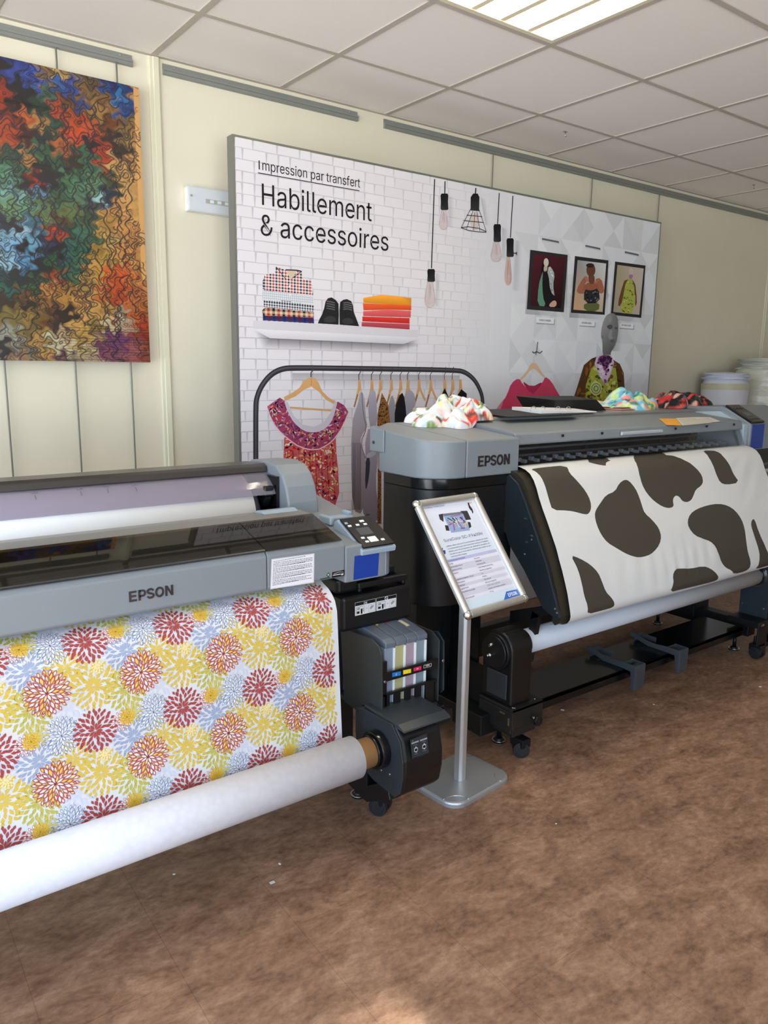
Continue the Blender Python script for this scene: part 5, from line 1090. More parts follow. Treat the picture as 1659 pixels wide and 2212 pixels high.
ub = obj('take_up_bracket', MB().box(1.885, 2.045, -1.61, -1.44, .200, .214).box(1.885, 2.045, -1.61, -1.603, .135, .214).box(1.885, 1.891, -1.603, -1.44, .120, .200).box(1.90, 2.02, -1.60, -1.44, .10, .135), mat('bracket_black', (30, 29, 28), .45), P2, .003)
screws(ub, [(1.90, -1.595, .214), (1.905, -1.60, .2135), (2.02, -1.59, .214), (2.02, -1.50, .214)], .004, 'Z')
obj('chrome_clip', MB().box(1.883, 1.886, -1.575, -1.55, .185, .190).box(1.883, 1.886, -1.598, -1.590, .150, .178), CHROME, ub)
kb = obj('clamp_knob', MB().cyl((1.985, -1.61, .165), (1.985, -1.65, .160), .005, 12).cyl((1.985, -1.635, .16), (1.985, -1.648, .16), .020, 7), BLACK, ub, .003)
obj('knob_stem', MB().cyl((1.985, -1.611, .165), (1.985, -1.634, .161), .0062, 12), STEEL, ub)
u2 = tounit(3.70, 3.79, 'right take-up unit')
obj('edge_plate', MB().prism([(TC[0]+.07, .20)]+[(TC[0]+.074*math.cos(t_), TC[1]+.074*math.sin(t_)) for t_ in [PI*i/14 for i in range(15)]]+[(TC[0]-.07, .20)], 'X', 3.692, 3.699), mat('plate_steel_blue', (44, 54, 62), .35), u2, .001)
screws(u2, [(3.692, -1.56, .44), (3.692, -1.46, .25), (3.692, -1.57, .25)], .0045, 'X')
obj('drive_flange', MB().cyl((3.662, *TC), (3.692, *TC), .050, 36), BLACKG, u2, .003); obj('flange_ring', MB().cyl((3.684, *TC), (3.692, *TC), .056, 40), STEEL, u2)
ub2 = obj('take_up_bracket', MB().box(3.60, 3.80, -1.60, -1.44, .17, .20).box(3.60, 3.82, -1.60, -1.592, .08, .17).box(3.69, 3.80, -1.60, -1.55, .06, .13), BLACKM, P2, .003)
screws(ub2, [(3.64, -1.60, .185), (3.70, -1.60, .18), (3.76, -1.60, .18), (3.72, -1.60, .11), (3.76, -1.60, .07)], .005)
obj('chrome_clip', MB().box(3.62, 3.65, -1.6025, -1.600, .178, .186).box(3.73, 3.745, -1.6025, -1.600, .15, .17), CHROME, ub2)
a = aY(1652, 1373, -1.603); obj('ring_mark', MB().cyl((3.735, -1.600, .105), (3.735, -1.603, .105), .013, 20), STEEL, ub2)
for x in (1.976, 3.665): caster(P2, x, -1.573, ang=.9 if x < 3 else .0); caster(P2, x, -.80)
for x, y in ((1.989, -1.449), (3.687, -1.442)): level_foot(P2, x, y)
level_foot(P2, 3.713, -.977)

# ---- white take-up tube
tt = MB().cyl((2.022, *TC), (3.662, *TC), .0455, 56)
tb = obj('media_tube', tt, mat('tube_white', (200, 205, 214), .5, var=.03, scale=5), None)
tag(tb, 'long white cardboard tube between the take-up units of the far printer', 'tube')

# ---- cow-print fabric
cow = thing('cow_print_fabric', 'white fabric with dark brown cow hide patches draped over the far printer', 'fabric', (2.88, -1.5, .5))
cprof = [(-1.30, 1.022), (-1.34, 1.036), (-1.38, 1.045), (-1.405, 1.045), (-1.435, 1.038), (-1.458, 1.026), (-1.478, 1.004), (-1.494, .975), (-1.508, .942), (-1.530, .900), (-1.555, .857), (-1.577, .816), (-1.598, .778), (-1.616, .735), (-1.632, .700), (-1.647, .662), (-1.661, .625), (-1.671, .59), (-1.679, .560), (-1.682, .545), (-1.679, .528), (-1.668, .514), (-1.650, .505), (-1.62, .500), (-1.575, .480)]
cf, CS = profmap(cprof); CX0, CX1 = 2.08, 3.68
def on_prof(px, py):
    d = ray(px, py)
    for i in range(len(cprof)-1):
        (y0, z0), (y1, z1) = cprof[i], cprof[i+1]; L = math.hypot(y1-y0, z1-z0); nY, nZ = (z1-z0), -(y1-y0)
        t_ = (nY*(y0-CAM[1])+nZ*(z0-CAM[2]))/(nY*d[1]+nZ*d[2]); P = CAM+d*t_; a = ((P[1]-y0)*(y1-y0)+(P[2]-z0)*(z1-z0))/L
        if -.0005 <= a <= L+.0005: return (P[0], CS[i]+a)
    # beyond the fold or the top
    y, z = cprof[19]; return (aY(px, py, y)[0], CS[19]) if py > 1150 else (aY(px, py, -1.34)[0], .02)
patches = [[(135, 160), (200, 150), (365, 135), (385, 185), (440, 240), (490, 300), (520, 360), (526, 410), (510, 445), (485, 450), (430, 435), (380, 425), (275, 422), (255, 360), (230, 270), (205, 210), (170, 175)],
 [(480, 105), (570, 92), (660, 100), (625, 112), (618, 124), (622, 138), (560, 128), (520, 118)],
 [(740, 225), (770, 232), (810, 280), (835, 335), (855, 400), (870, 440), (920, 485), (960, 535), (977, 590), (965, 640), (930, 690), (885, 715), (835, 725), (790, 717), (740, 695), (690, 665), (630, 630), (590, 580), (560, 515), (547, 455), (555, 420), (585, 375), (620, 325), (680, 300), (705, 250)],
 [(795, 65), (900, 64), (1040, 68), (1100, 90), (1160, 120), (1205, 160), (1235, 200), (1242, 240), (1230, 265), (1195, 290), (1180, 330), (1165, 360), (1135, 372), (1108, 362), (1090, 335), (1068, 326), (1052, 345), (1050, 365), (1056, 395), (1035, 408), (1000, 405), (960, 385), (910, 345), (865, 285), (840, 215), (825, 140), (800, 95)],
 [(1235, 40), (1330, 42), (1375, 80), (1410, 130), (1435, 185), (1475, 245), (1390, 260), (1350, 245), (1325, 190), (1300, 120), (1265, 65)],
 [(1340, 380), (1400, 392), (1450, 425), (1490, 480), (1510, 540), (1520, 620), (1530, 690), (1550, 750), (1545, 790), (1515, 815), (1440, 832), (1425, 808), (1385, 790), (1360, 755), (1345, 710), (1320, 655), (1285, 620), (1240, 605), (1190, 585), (1150, 535), (1142, 490), (1160, 445), (1200, 415), (1270, 390)],
 [(1573, 475), (1600, 560), (1659, 690), (1690, 770), (1575, 803), (1600, 775), (1608, 720), (1600, 670), (1570, 580), (1550, 520), (1555, 485)],
 [(1060, 800), (1100, 795), (1160, 797), (1240, 780), (1290, 795), (1330, 830), (1343, 860), (1310, 878), (1200, 905), (1100, 930), (1030, 948), (1055, 890), (1048, 840)],
 [(392, 710), (450, 730), (520, 770), (570, 820), (595, 880), (620, 945), (660, 985), (678, 1020), (670, 1045), (600, 1065), (500, 1090), (505, 1040), (480, 970), (465, 890), (440, 800)]]
polys = []
for p in patches:
    q = [on_prof(1100+x*.33695, 960+y*.33695) for x, y in smooth_poly(p, 1)]
    q = [(min(max(x, CX0+.003), CX1-.003), s) for x, s in q]
    polys.append(q)
V2 = []; Eg = []
nx = 64; gxs = np.linspace(CX0, CX1, nx+1); gss = sorted(set([round(s, 5) for s in CS]+[round(s, 5) for s in np.linspace(0, CS[-1], 36)]))
gss = [gss[0]]+[b for a, b in zip(gss, gss[1:]) if b-a > .004]
if gss[-1] < CS[-1]-1e-4: gss.append(CS[-1])
idx = {}
for i, x in enumerate(gxs):
    for j, s in enumerate(gss): idx[i, j] = len(V2); V2.append(Vector((x, s)))
for i in range(nx+1):
    for j in range(len(gss)-1): Eg.append((idx[i, j], idx[i, j+1]))
for j in range(len(gss)):
    for i in range(nx): Eg.append((idx[i, j], idx[i+1, j]))
for q in polys:
    o = len(V2); n = len(q); V2 += [Vector(p) for p in q]; Eg += [(o+i, o+(i+1) % n) for i in range(n)]
rv, re_, rf, *_r = delaunay_2d_cdt(V2, Eg, [], 0, 1e-6, False)
def wrinkle(x, s):
    b = math.exp(-((s-.60)/.06)**2)*math.exp(-((x-2.75)/.32)**2); b2 = math.exp(-((s-.30)/.12)**2)*math.exp(-((x-3.5)/.12)**2)
    return .0045*b*math.sin(x*75+8*s+2*math.sin(x*9))+.0022*b2*math.sin(x*40+s*50)+.0012*math.sin(x*6+s*4)
cb = MB(); pts3 = [cf(p[0], p[1], max(-.002, wrinkle(p[0], p[1]))) for p in rv]
W_, D_ = 0, 1; fs = [[], []]
for f_ in rf:
    c = (sum(rv[i][0] for i in f_)/len(f_), sum(rv[i][1] for i in f_)/len(f_))
    fs[1 if any(inside(c, q) for q in polys) else 0].append(tuple(f_))
cb.v = pts3; cb.f = fs[0]+fs[1]; cb.mi = [0]*len(fs[0])+[1]*len(fs[1]); cb.sm = [True]*len(cb.f); cb.c = [(1, 1, 1, 1)]*len(cb.v)
obj('draped_sheet', cb, [mat('white_fabric', (218, 218, 217), .7, bump=.04, scale=500, var=.01), mat('brown_patch_ink', (66, 60, 52), .55, bump=.04, scale=500, var=.05)], cow)

# ================================================================== SIGN STAND
SC0 = np.array([1.626, -1.645, .832]); yw = .1093; tl = .6412; SW, SH = .295, .399
rr = np.array([math.cos(yw), math.sin(yw), 0]); n0 = np.array([math.sin(yw), -math.cos(yw), 0]); uu = np.array([0, 0, 1.])*math.cos(tl)-n0*math.sin(tl)
rl_ = -.0079; rr, uu = rr*math.cos(rl_)+uu*math.sin(rl_), -rr*math.sin(rl_)+uu*math.cos(rl_); nf = np.cross(rr, uu)
SG = thing('sign_stand', 'silver poster stand with tilted information sheet between the two printers', 'sign stand', (1.66, -1.585, 0))
def S(a, b, c=0): return SC0+rr*(a*SW/2)+uu*(b*SH/2)+nf*c
bwid = .024
def railbar(p, q, side):
    mb = MB(); d = (q-p)/np.linalg.norm(q-p); w_ = np.cross(nf, d); n = 10; v = []
    for e in (p, q):
        for i in range(n):
            a = PI*i/(n-1); v.append(e+w_*math.cos(a)*bwid/2+nf*(math.sin(a)*.009+.002))
        v.append(e-w_*bwid/2-nf*.006); v.append(e+w_*bwid/2-nf*.006)
    m_ = n+2; mb.add(v, [tuple(range(m_)), tuple(range(2*m_-1, m_-1, -1))]+[(i, i+m_, (i+1) % m_+m_, (i+1) % m_) for i in range(m_)], 0)
    return obj('frame_rail', mb, ALUF, SG)
ia, ib = 1-bwid/SW, 1-bwid/SH
railbar(S(-ia+.06, ib), S(ia-.06, ib), 't'); railbar(S(-ia+.06, -ib), S(ia-.06, -ib), 'b'); railbar(S(-ia, -ib+.05), S(-ia, ib-.05), 'l'); railbar(S(ia, -ib+.05), S(ia, ib-.05), 'r')
for sa in (-1, 1):
    for sb in (-1, 1):
        c = S(sa*ia, sb*ib, .002); mb = MB(); n = 20; v = [c+nf*.0105]
        for R_, h_ in ((.35, .0095), (.7, .0065), (.95, .002), (1., -.003), (1., -.007)):
            for i in range(n):
                a = 2*PI*i/n; v.append(c+(rr*math.cos(a)+uu*math.sin(a))*(.0145*R_)+nf*h_)
        f = [(0, 1+i, 1+(i+1) % n) for i in range(n)]+[(1+k*n+i, 1+(k+1)*n+i, 1+(k+1)*n+(i+1) % n, 1+k*n+(i+1) % n) for k in range(4) for i in range(n)]+[tuple(1+4*n+i for i in range(n))]
        mb.add(v, f, 0, None, True); obj('frame_corner', mb, CHROME, SG, label='rounded chrome frame corner')
obj('back_panel', MB().obox(S(0, 0, -.004), rr*(SW/2-.004), uu*(SH/2-.004), nf*.002), ALUF, SG)
ps = MB(); pa_, pb_ = 1-1.7*bwid/SW, 1-1.7*bwid/SH
def sp(a, b, k): return SC0+rr*a*SW/2+uu*b*SH/2+nf*(-.0018+k*.00025)
def squad(q, c, k=1): ps.add([sp(a, b, k) for a, b in q], [tuple(range(len(q)))], 0, c)
squad([(-pa_, -pb_), (pa_, -pb_), (pa_, pb_), (-pa_, pb_)], [sr(206, 222, 236), sr(206, 222, 236), sr(226, 228, 242), sr(226, 228, 242)], 0)
def on_sign(zx, zy):
    px, py = 870+zx*.17480, 1040+zy*.17480; P = aP(px, py, SC0+nf*-.0015, nf)-SC0; return (float(P@rr)/(SW/2), float(P@uu)/(SH/2))
DB = sr(36, 48, 96); TX = sr(70, 76, 96); LBL = sr(60, 80, 150)
def stext(s, p, width, size_z, c, k=3, off=0.):
    a = on_sign(*p); b = on_sign(p[0]+width[0], p[1]+width[1]); o = sp(a[0], a[1], k); e = sp(b[0], b[1], k); w_ = float((e-o)@rr)
    put_text(ps, s, o, rr, uu, size_z, width=w_, color=c, off=off)
stext('TechnoDays Textile Epson', (236, 345), (278, -46), .0098, LBL)
stext('SureColor SC-F9400H', (512, 752), (478, -82), .0195, DB, off=-.004)
para = ['Utilise deux encres fluorescentes (jaune et rose)', 'complémentaires pour des rendus très lumineux et éclatants,', 'idéales pour les productions de vêtements de sports, de', 'travail ou pour tous autres articles de mode ou de', 'communication visuelle.']
for i, s in enumerate(para): stext(s, (540+14.5*i, 812+32*i), ((520, -75) if i < 4 else (205, -33)), .0082, TX)
rows = [('Caractéristiques techniques', ''), ('Format', '64 pouces'), ("Technologie d'encre", 'Sublimation'), ("Système d'encre", 'UltraChrome DS'), ('Couleurs', 'Cyan, Magenta, Jaune, Noir,'), ('', 'Rose fluo et Jaune fluo'), ("Capacité du réservoir d'encre", '1,1 l'), ('Alimentation', 'Rouleau'), ('Interfaces', 'USB, Ethernet'), ('Logiciel fourni', 'RIP Epson Edge Print'), ('Dimensions du produit', '2 620 x 934 x 1 332 mm'), ('', '(Largeur x Profondeur x Hauteur)'), ('Poids du produit', '290 kg')]
al = on_sign(560, 1010); ar = on_sign(1190, 905); top = on_sign(560, 965)[1]; bot = on_sign(790, 1465)[1]; nr = len(rows); hh = (top-bot)/nr
xl, xr_ = al[0]-.03, ar[0]
for i, (s, v_) in enumerate(rows):
    b0 = top-hh*(i+1); c = sr(186, 192, 226) if i == 0 else (sr(206, 206, 222) if i in (2, 3, 6, 8, 10, 11) else sr(226, 224, 238))
    squad([(xl, b0), (xr_, b0), (xr_, b0+hh), (xl, b0+hh)], c, 1)
    if s: put_text(ps, s, sp(xl+.03, b0+hh*.3, 3), rr, uu, .0098 if i == 0 else .0092, sx=.9, color=LBL if i == 0 else DB)
    if v_: put_text(ps, v_, sp(xl+(xr_-xl)*.50, b0+hh*.3, 3), rr, uu, .0086, sx=.9, color=TX)
q = [on_sign(1278, 1362), on_sign(1425, 1328), on_sign(1484, 1440), on_sign(1240, 1503)]; squad(q, sr(52, 108, 196), 2)
a = on_sign(1312, 1428); b = on_sign(1420, 1406); put_logo(ps, sp(a[0], a[1], 4), rr, uu, float((sp(*b, 4)-sp(*a, 4))@rr), .0125, 0., sr(235, 240, 250)); stext('EXCEED YOUR VISION', (1326, 1450), (104, -24), .0045, sr(220, 230, 250), 4)
# picture of a printer on the sheet
def szq(pts, c, k=2): squad([on_sign(*p) for p in pts], c, k)
szq([(442, 410), (498, 398), (505, 500), (460, 470)], sr(44, 46, 50)); szq([(710, 366), (795, 362), (845, 470), (770, 478), (745, 400)], sr(44, 46, 50)); szq([(498, 400), (745, 372), (745, 400), (505, 432)], sr(110, 116, 122)); szq([(520, 540), (560, 545), (580, 610), (535, 608)], sr(36, 36, 40)); szq([(800, 500), (835, 505), (848, 560), (822, 580)], sr(36, 36, 40)); szq([(505, 430), (745, 400), (832, 602), (600, 634)], sr(150, 168, 206), 2.5)
rg = random.Random(4); art = [(505, 430), (745, 400), (832, 602), (600, 634)]
for i in range(60):
    x, y = rg.uniform(510, 800), rg.uniform(405, 620); a = rg.uniform(0, PI); l_ = rg.uniform(18, 70); w_ = rg.uniform(2.5, 7); dx, dy = math.cos(a), math.sin(a)
    qd = [(x-dx*l_-dy*w_, y-dy*l_+dx*w_), (x+dx*l_-dy*w_, y+dy*l_+dx*w_), (x+dx*l_+dy*w_, y+dy*l_-dx*w_), (x-dx*l_+dy*w_, y-dy*l_-dx*w_)]
    if all(inside(p, art) for p in qd): szq(qd, sr(*rg.choice([(30, 34, 50), (30, 34, 50), (226, 170, 150), (120, 190, 220), (150, 90, 160), (236, 210, 130), (230, 232, 240), (60, 70, 130)])), 3+(i % 6)*.4)
szq([(800, 262), (818, 262), (830, 300), (860, 340), (872, 380), (862, 400), (850, 365), (832, 350), (815, 320)], sr(40, 38, 44)); szq([(820, 258), (850, 256), (850, 270), (822, 272)], sr(240, 190, 130))
szq([(476, 832), (492, 818), (496, 852), (526, 850), (530, 896), (498, 902), (488, 870)], sr(50, 70, 140))
obj('information_sheet', ps, INKG, SG, colors=True, label='printed information sheet with a specification table')
# pole and base
pw = .018; pm = MB(); n = 8
pp = [(-pw, -pw*.6), (-pw*.5, -pw), (pw*.5, -pw), (pw, -pw*.6), (pw, pw*.6), (pw*.5, pw), (-pw*.5, pw), (-pw, pw*.6)]
bc = np.array([1.658, -1.592]); pa2 = yw
pts = [(bc[0]+x*math.cos(pa2)-y*math.sin(pa2), bc[1]+x*math.sin(pa2)+y*math.cos(pa2)) for x, y in pp]
pm.prism(pts, 'Z', .018, .80); obj('pole', pm, ALU, SG, .002)
obj('pivot_bracket', MB().obox((bc[0], bc[1]+.0, .795), (.02, .002, 0), (0, .02, 0), (0, 0, .03)), DGREY, SG, .004)
bw, bd, br = .152, .118, .055; bp = []
for cx, cy, a0 in ((bw-br, bd-br, 0), (-bw+br, bd-br, PI/2), (-bw+br, -bd+br, PI), (bw-br, -bd+br, 1.5*PI)):
    for i in range(9): a = a0+PI/2*i/8; bp.append((cx+br*math.cos(a), cy+br*math.sin(a)))
def basept(x, y): c_, s_ = math.cos(yw), math.sin(yw); return (1.667+x*c_-y*s_, -1.580+x*s_+y*c_)
bmsh = MB(); n = len(bp); v = []
for s_, z in ((1., 0.), (1., .012), (.985, .017), (.95, .0185)): v += [(*basept(x*s_, y*s_), z) for x, y in bp]
bmsh.add(v, [tuple(range(n-1, -1, -1)), tuple(3*n+i for i in range(n))]+[(k*n+i, k*n+(i+1) % n, (k+1)*n+(i+1) % n, (k+1)*n+i) for k in range(3) for i in range(n)])
base_ = obj('base_plate', bmsh, mat('base_satin_grey', (184, 187, 192), .42, .65, scale=200), SG, label='satin grey metal foot plate')
for sx_, sy_ in ((1, 1), (-1, 1), (-1, -1), (1, -1)):
    a0 = math.atan2(-sy_, -sx_); path = [(*basept(sx_*(bw*.90)+.055*math.cos(a0+t_), sy_*(bd*.90)+.045*math.sin(a0+t_)), .0187) for t_ in np.linspace(-1.0, 1.0, 12)]
    obj('corner_groove', MB().tube(path, .0008, 6), CHROME, base_)

# ================================================================== THINGS LYING ON THE FAR PRINTER
def rumple(name, c, rx, ry, h, seed, cols, lb, rot=0., foldk=9., edge=.25, basef=None):
    nx_, ny_ = 120, 80; mb = MB(); U, V = np.meshgrid(np.linspace(-1, 1, nx_), np.linspace(-1, 1, ny_))
    th = np.arctan2(V, U); R = np.sqrt(U**2+V**2); mx = np.maximum(np.abs(U), np.abs(V)); q = np.where(R > 0, mx/np.maximum(R, 1e-6), 1); X = U*q; Y = V*q; R = mx
    wob = 1+edge*(vnoise(np.cos(th)*.5+.5, np.sin(th)*.5+.5, seed, 5)-.5)*2*R
    X, Y = X*wob, Y*wob
    fx_ = X+.5*(fbm(X*.5+.3, Y*.5+.6, seed+11, 3, 1)-.5); fy_ = Y+.5*(fbm(X*.5+.6, Y*.5+.1, seed+12, 3, 1)-.5)
    r1 = np.abs(vnoise(fx_*.5+.7, fy_*.5+.7, seed+1, foldk)-.5)*2; r2 = np.abs(vnoise(fx_*.5+.2+fy_*.2, fy_*.5+.9, seed+2, foldk*2.3)-.5)*2
    g_ = np.sin((X*math.cos(seed)+Y*math.sin(seed))*9+7*fbm(X*.5+.5, Y*.5+.5, seed+20, 3, 2)+3*X*Y)*.5+.5; g2 = np.sin((X*math.sin(seed)-Y*math.cos(seed))*15+9*fbm(X*.5+.5, Y*.5+.2, seed+22, 4, 2))*.5+.5
    prof_ = np.clip(1-R**2.2, 0, 1)**.55*(.55+.9*fbm(X*.5+.4, Y*.5+.3, seed+4, 3, 2))
    Z = h*prof_*(1-.24*(1-r1)**3-.30*g_**3-.16*g2**4)+h*.06*np.clip(1-R, 0, 1)
    Z = np.maximum(Z, 0)+.002; Z[R > .995] = 0
    cr_, sr_2 = math.cos(rot), math.sin(rot)
    WX = c[0]+X*rx*cr_-Y*ry*sr_2; WY = c[1]+X*rx*sr_2+Y*ry*cr_
    Zw = (c[2] if basef is None else basef(WX, WY))+Z
    wx = X+.35*(fbm(X*.5+.5, Y*.5+.5, seed+7, 8)-.5)+Z/h*.3; wy = Y+.35*(fbm(X*.5+.1, Y*.5+.2, seed+8, 8)-.5)+Z/h*.4
    sd = np.random.default_rng(seed); npnt = len(cols)*30; sp_ = sd.uniform(-1.2, 1.6, (npnt, 2)); cc = np.array([[lin(k) for k in cols[i % len(cols)]] for i in range(npnt)])
    P = np.stack([wx.ravel(), wy.ravel()], 1); d = ((P[:, None]-sp_[None])**2).sum(2); i2 = np.argsort(d, 1)[:, :2]; dd = np.take_along_axis(d, i2, 1); w_ = 1/(dd+2e-4)**4; w_ /= w_.sum(1, keepdims=True)
    C = (cc[i2]*w_[..., None]).sum(1)
    idx_ = np.arange(nx_*ny_).reshape(ny_, nx_); F = np.stack([idx_[:-1, :-1], idx_[:-1, 1:], idx_[1:, 1:], idx_[1:, :-1]], -1).reshape(-1, 4)
    mb.v = np.stack([WX.ravel(), WY.ravel(), Zw.ravel()], 1).tolist(); mb.f = F.tolist(); mb.mi = [0]*len(F); mb.sm = [True]*len(F)
    mb.c = np.concatenate([C, np.ones((len(C), 1))], 1).tolist()
    o = obj(name, mb, mat_ink('satin_'+str(seed), .38, .5), None, colors=True); s = o.modifiers.new('s', 'SUBSURF'); s.levels = 1; s.render_levels = 1
    return tag(o, lb, 'fabric', 'crumpled printed fabrics')
rumple('crumpled_fabric', (2.03, -1.06, 1.181), .185, .115, .10, 21, [(222, 232, 236), (200, 220, 230), (230, 226, 220), (216, 70, 60), (236, 214, 140), (226, 230, 228), (224, 230, 236), (120, 150, 70), (232, 210, 206), (90, 66, 56), (206, 224, 234), (228, 226, 220)], 'crumpled pale satin with red and yellow motifs, on the left cover of the far printer', foldk=5, edge=.3, basef=lambda x, y: np.where(x < 2.06, 1.153+(y+1.40)*.085+.001, 1.153+(y+1.40)*.085+.001+np.clip((x-2.06)/.03, 0, 1)*.025))
rumple('crumpled_fabric', (3.33, -.93, 1.207), .20, .13, .085, 34, [(120, 196, 226), (206, 226, 226), (196, 226, 110), (60, 140, 120), (244, 150, 150), (120, 206, 236), (232, 226, 210), (220, 236, 130)], 'crumpled turquoise, lime and pink fabric on top of the far printer', foldk=5, edge=.25)
rumple('crumpled_fabric', (3.80, -.93, 1.209), .20, .12, .095, 55, [(22, 22, 26), (24, 26, 30), (200, 50, 44), (20, 20, 22), (80, 100, 110), (22, 24, 28), (220, 70, 56), (236, 180, 160)], 'crumpled black fabric with red flowers on the right end of the far printer', foldk=5, edge=.35, basef=lambda x, y: 1.2085+np.clip((x-3.67)/.03, 0, 1)*.008)
# leaflets under the turquoise fabric
lf = thing('leaflet_stack', 'thin stack of reddish leaflets sticking out from under the turquoise fabric', 'leaflets', (3.23, -1.0, 1.207))
for i in range(5):
    obj('leaflet', MB().obox((3.235+.008*i, -.98+.006*i, 1.2085+.0035*i), (.12, .01, .001), (-.006, .08, 0), (0, 0, .0014)), mat('leaflet_%d' % i, [(190, 180, 170), (150, 60, 50), (200, 196, 190), (170, 80, 60), (96, 90, 80)][i], .4), lf)
# ring binder, lying open
bd_ = thing('ring_binder', 'open black ring binder with white sheets lying on top of the far printer', 'binder', (2.62, -.98, 1.207))
def slab(name, q, th_, m_, par, bev=.001):
    mb = MB(); n = len(q); v = [np.array(p, float) for p in q]; a = np.cross(v[1]-v[0], v[2]-v[0]); a /= np.linalg.norm(a); a = a if a[2] > 0 else -a
    mb.add([p for p in v]+[p+a*th_ for p in v], [tuple(range(n)), tuple(range(2*n-1, n-1, -1))]+[(i, i+n, (i+1) % n+n, (i+1) % n) for i in range(n)]); return obj(name, mb, m_, par, bev)
BB = mat('binder_black', (20, 20, 21), .6)
slab('cover', [(2.235, -1.19, 1.209), (2.62, -1.19, 1.209), (2.66, -.84, 1.216), (2.28, -.84, 1.216)], .004, BB, bd_)
slab('spine', [(2.62, -1.19, 1.209), (2.70, -1.17, 1.209), (2.72, -.84, 1.212), (2.66, -.84, 1.212)], .004, BB, bd_)
sh = obj('sheets', MB().add([(2.50, -1.12, 1.213), (2.86, -1.13, 1.213), (2.90, -.95, 1.218), (2.50, -.95, 1.222), (2.50, -1.12, 1.231), (2.86, -1.13, 1.216), (2.90, -.95, 1.222), (2.50, -.95, 1.236)], [(0, 1, 2, 3), (4, 7, 6, 5), (0, 4, 5, 1), (1, 5, 6, 2), (2, 6, 7, 3), (3, 7, 4, 0)]), PAPER, bd_)
for i in range(4):
    x = (2.53, 2.59, 2.69, 2.76)[i]-.012; z0_ = 1.224-.002*i; R_ = .017
    obj('ring', MB().tube([(x+R_*math.cos(a), -1.06, z0_+R_*1.1*math.sin(a)) for a in np.linspace(-.1, PI+.1, 14)], .0016, 8), STEEL, bd_)
bxm = MB(); q = [(2.80, -.98, 1.209), (3.06, -.98, 1.209), (3.06, -.70, 1.209), (2.80, -.70, 1.209)]
obj('back_cover', MB().add([(2.78, -.95, 1.209), (3.10, -1.0, 1.209), (3.12, -.80, 1.209), (2.80, -.74, 1.209), (2.76, -.97, 1.262), (3.02, -1.0, 1.262), (3.08, -.80, 1.272), (2.74, -.74, 1.272)], [(0, 3, 2, 1), (4, 5, 6, 7), (0, 1, 5, 4), (1, 2, 6, 5), (2, 3, 7, 6), (3, 0, 4, 7)]), BB, bd_, .002)

# ================================================================== WRAPPED ROLLS IN THE BACK CORNER
def wrapped(name, c, r, z0, z1, m_, seed, wob, lb, lean=(0, 0)):
    n, k_ = 48, 60; mb = MB(); v = []
    for j in range(k_+1):
        t_ = j/k_; z = z0+(z1-z0)*t_
        for i in range(n):
            a = 2*PI*i/n; w_ = 1+wob*(float(vnoise(i/n*1.0 if i < n/2 else 1-i/n, t_, seed, 14))-.5)+wob*.6*(float(vnoise(.3, t_*1.0, seed+3, 40))-.5)
            if t_ > .94: w_ *= 1-.10*((t_-.94)/.06)**2
            v.append((c[0]+lean[0]*t_+r*w_*math.cos(a), c[1]+lean[1]*t_+r*w_*math.sin(a), z))
    f = [(j*n+i, j*n+(i+1) % n, (j+1)*n+(i+1) % n, (j+1)*n+i) for j in range(k_) for i in range(n)]+[tuple(range(n-1, -1, -1))]
    v.append((c[0]+lean[0], c[1]+lean[1], z1+.01)); f += [(k_*n+i, k_*n+(i+1) % n, len(v)-1) for i in range(n)]
    mb.add(v, f, 0, None, True); return obj(name, mb, m_, None)
wr = wrapped('fabric_roll', (5.53, -.21), .165, 0, 1.355, mat('white_wrap', (212, 212, 220), .6, bump=.3, scale=12), 5, .05, '')
tag(wr, 'upright white wrapped fabric roll against the wall, left of the plastic-wrapped one', 'roll', 'upright fabric rolls')
obj('tape_band', MB().cyl((5.53, -.21, 1.27), (5.53, -.21, 1.315), .168, 48, cap=False), mat('tape_beige', (196, 190, 164), .4), wr)
wf = wrapped('wrap_fold', (5.53, -.21), .155, 1.34, 1.39, mat('white_wrap2', (222, 222, 232), .5, bump=.4, scale=18), 8, .30, ''); wf.parent = wr
pm_, t_, n_, l_, p_ = nt('plastic_wrap'); tc = n_.new('ShaderNodeTexCoord'); ns = n_.new('ShaderNodeTexNoise'); ns.inputs['Scale'].default_value = 9; ns.inputs['Detail'].default_value = 6
mp = n_.new('ShaderNodeMapping'); mp.inputs['Scale'].default_value = (1, 1, 3.2); l_.new(tc.outputs['Object'], mp.inputs[0]); l_.new(mp.outputs[0], ns.inputs['Vector'])
bpn = n_.new('ShaderNodeBump'); bpn.inputs['Strength'].default_value = .9; bpn.inputs['Distance'].default_value = .02; l_.new(ns.outputs['Fac'], bpn.inputs['Height']); l_.new(bpn.outputs[0], p_.inputs['Normal'])
p_.inputs['Base Color'].default_value = sr(214, 212, 196); p_.inputs['Roughness'].default_value = .22; p_.inputs['Coat Weight'].default_value = .5
wp = wrapped('fabric_roll', (5.98, -.30), .245, 0, 1.43, pm_, 9, .07, ''); tag(wp, 'thick upright fabric roll in shiny crinkled plastic in the corner', 'roll', 'upright fabric rolls')
wf = wrapped('wrap_end', (5.97, -.30), .215, 1.42, 1.50, pm_, 12, .28, ''); wf.parent = wp
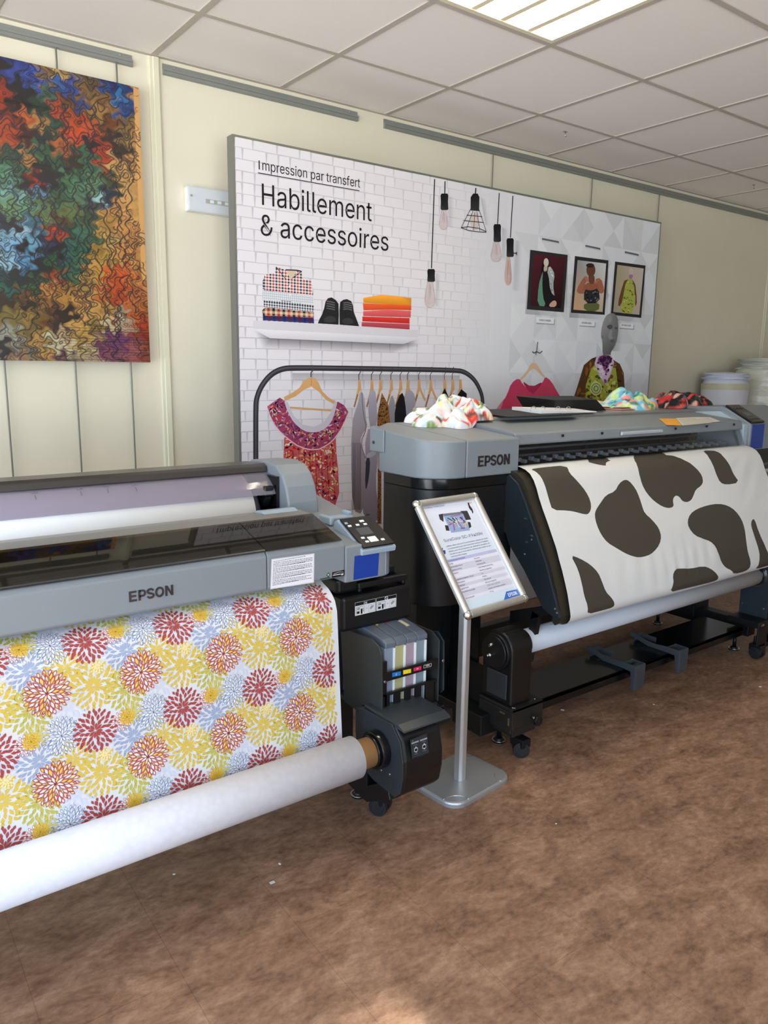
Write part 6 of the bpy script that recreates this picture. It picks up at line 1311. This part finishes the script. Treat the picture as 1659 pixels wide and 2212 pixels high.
# ================================================================== SCRAPS ON THE FLOOR
SCR = mat('scrap_white', (220, 220, 216), .6)
for px, py, s_, lb in ((588, 1907, 4, 'tiny white paper scrap on the floor nearest the camera'), (1215, 1534, 4, 'tiny white paper scrap on the floor right of the far printer caster'), (604, 1867, 2, 'tiny white fleck on the floor just above the larger scrap'), (1642, 1484, 3, 'tiny white scrap on the floor near the right edge'), (376, 1889, 2, 'tiny white fleck on the floor under the white paper roll'), (1412, 1522, 2, 'tiny pale fleck on the floor below the roll rests'), (1201, 1780, 1.5, 'tiny pale fleck on the open floor right of the sign stand')):
    p = aZ(px, py, 0); a = px*.7; d = s_*.0011
    tag(obj('paper_scrap', MB().obox((p[0], p[1], .0012), (d*1.6*math.cos(a), d*1.6*math.sin(a), .0004), (-d*math.sin(a), d*math.cos(a), 0), (0, 0, .0008)), SCR), lb, 'scrap', 'scraps on the floor')
# ================================================================== LIGHT
w = bpy.data.worlds.new('world'); scn.world = w; w.use_nodes = True
wn, wl = w.node_tree.nodes, w.node_tree.links; bg = wn['Background']
wt = wn.new('ShaderNodeTexCoord'); ws = wn.new('ShaderNodeSeparateXYZ'); wl.new(wt.outputs['Generated'], ws.inputs[0])
wr_ = wn.new('ShaderNodeValToRGB'); e = wr_.color_ramp.elements; e[0].position = .44; e[0].color = (2.1, 2.13, 2.16, 1); e[1].position = .52; e[1].color = (.68, .86, 1.12, 1)
mr = wn.new('ShaderNodeMapRange'); mr.inputs[1].default_value = -1; mr.inputs[2].default_value = 1; wl.new(ws.outputs['Z'], mr.inputs[0]); wl.new(mr.outputs[0], wr_.inputs[0]); wl.new(wr_.outputs[0], bg.inputs[0])
bg.inputs[1].default_value = 6.5
def portal(x, y, z, sx, sy, rot):
    l = bpy.data.lights.new('window_portal', 'AREA'); l.shape = 'RECTANGLE'; l.size = sx; l.size_y = sy; l.cycles.is_portal = True
    o = bpy.data.objects.new('window_portal', l); col.objects.link(o); o.location = (x, y, z); o.rotation_euler = rot
portal(XL-.12, (LW[0]+LW[1])/2, (LW[2]+LW[3])/2, LW[3]-LW[2], LW[1]-LW[0], (0, -PI/2, 0))
for f_ in FWN: portal((f_[0]+f_[1])/2, YF-.12, (f_[2]+f_[3])/2, f_[1]-f_[0], f_[3]-f_[2], (PI/2, 0, 0))
sl_ = bpy.data.lights.new('sun', 'SUN'); sl_.energy = 16; sl_.angle = .014; sl_.color = (1, .96, .90)
so = bpy.data.objects.new('sun', sl_); col.objects.link(so)
so.rotation_euler = Vector((-.32, 4.10, -2.30)).to_track_quat('-Z', 'Y').to_euler()
scn.view_settings.exposure = -.24
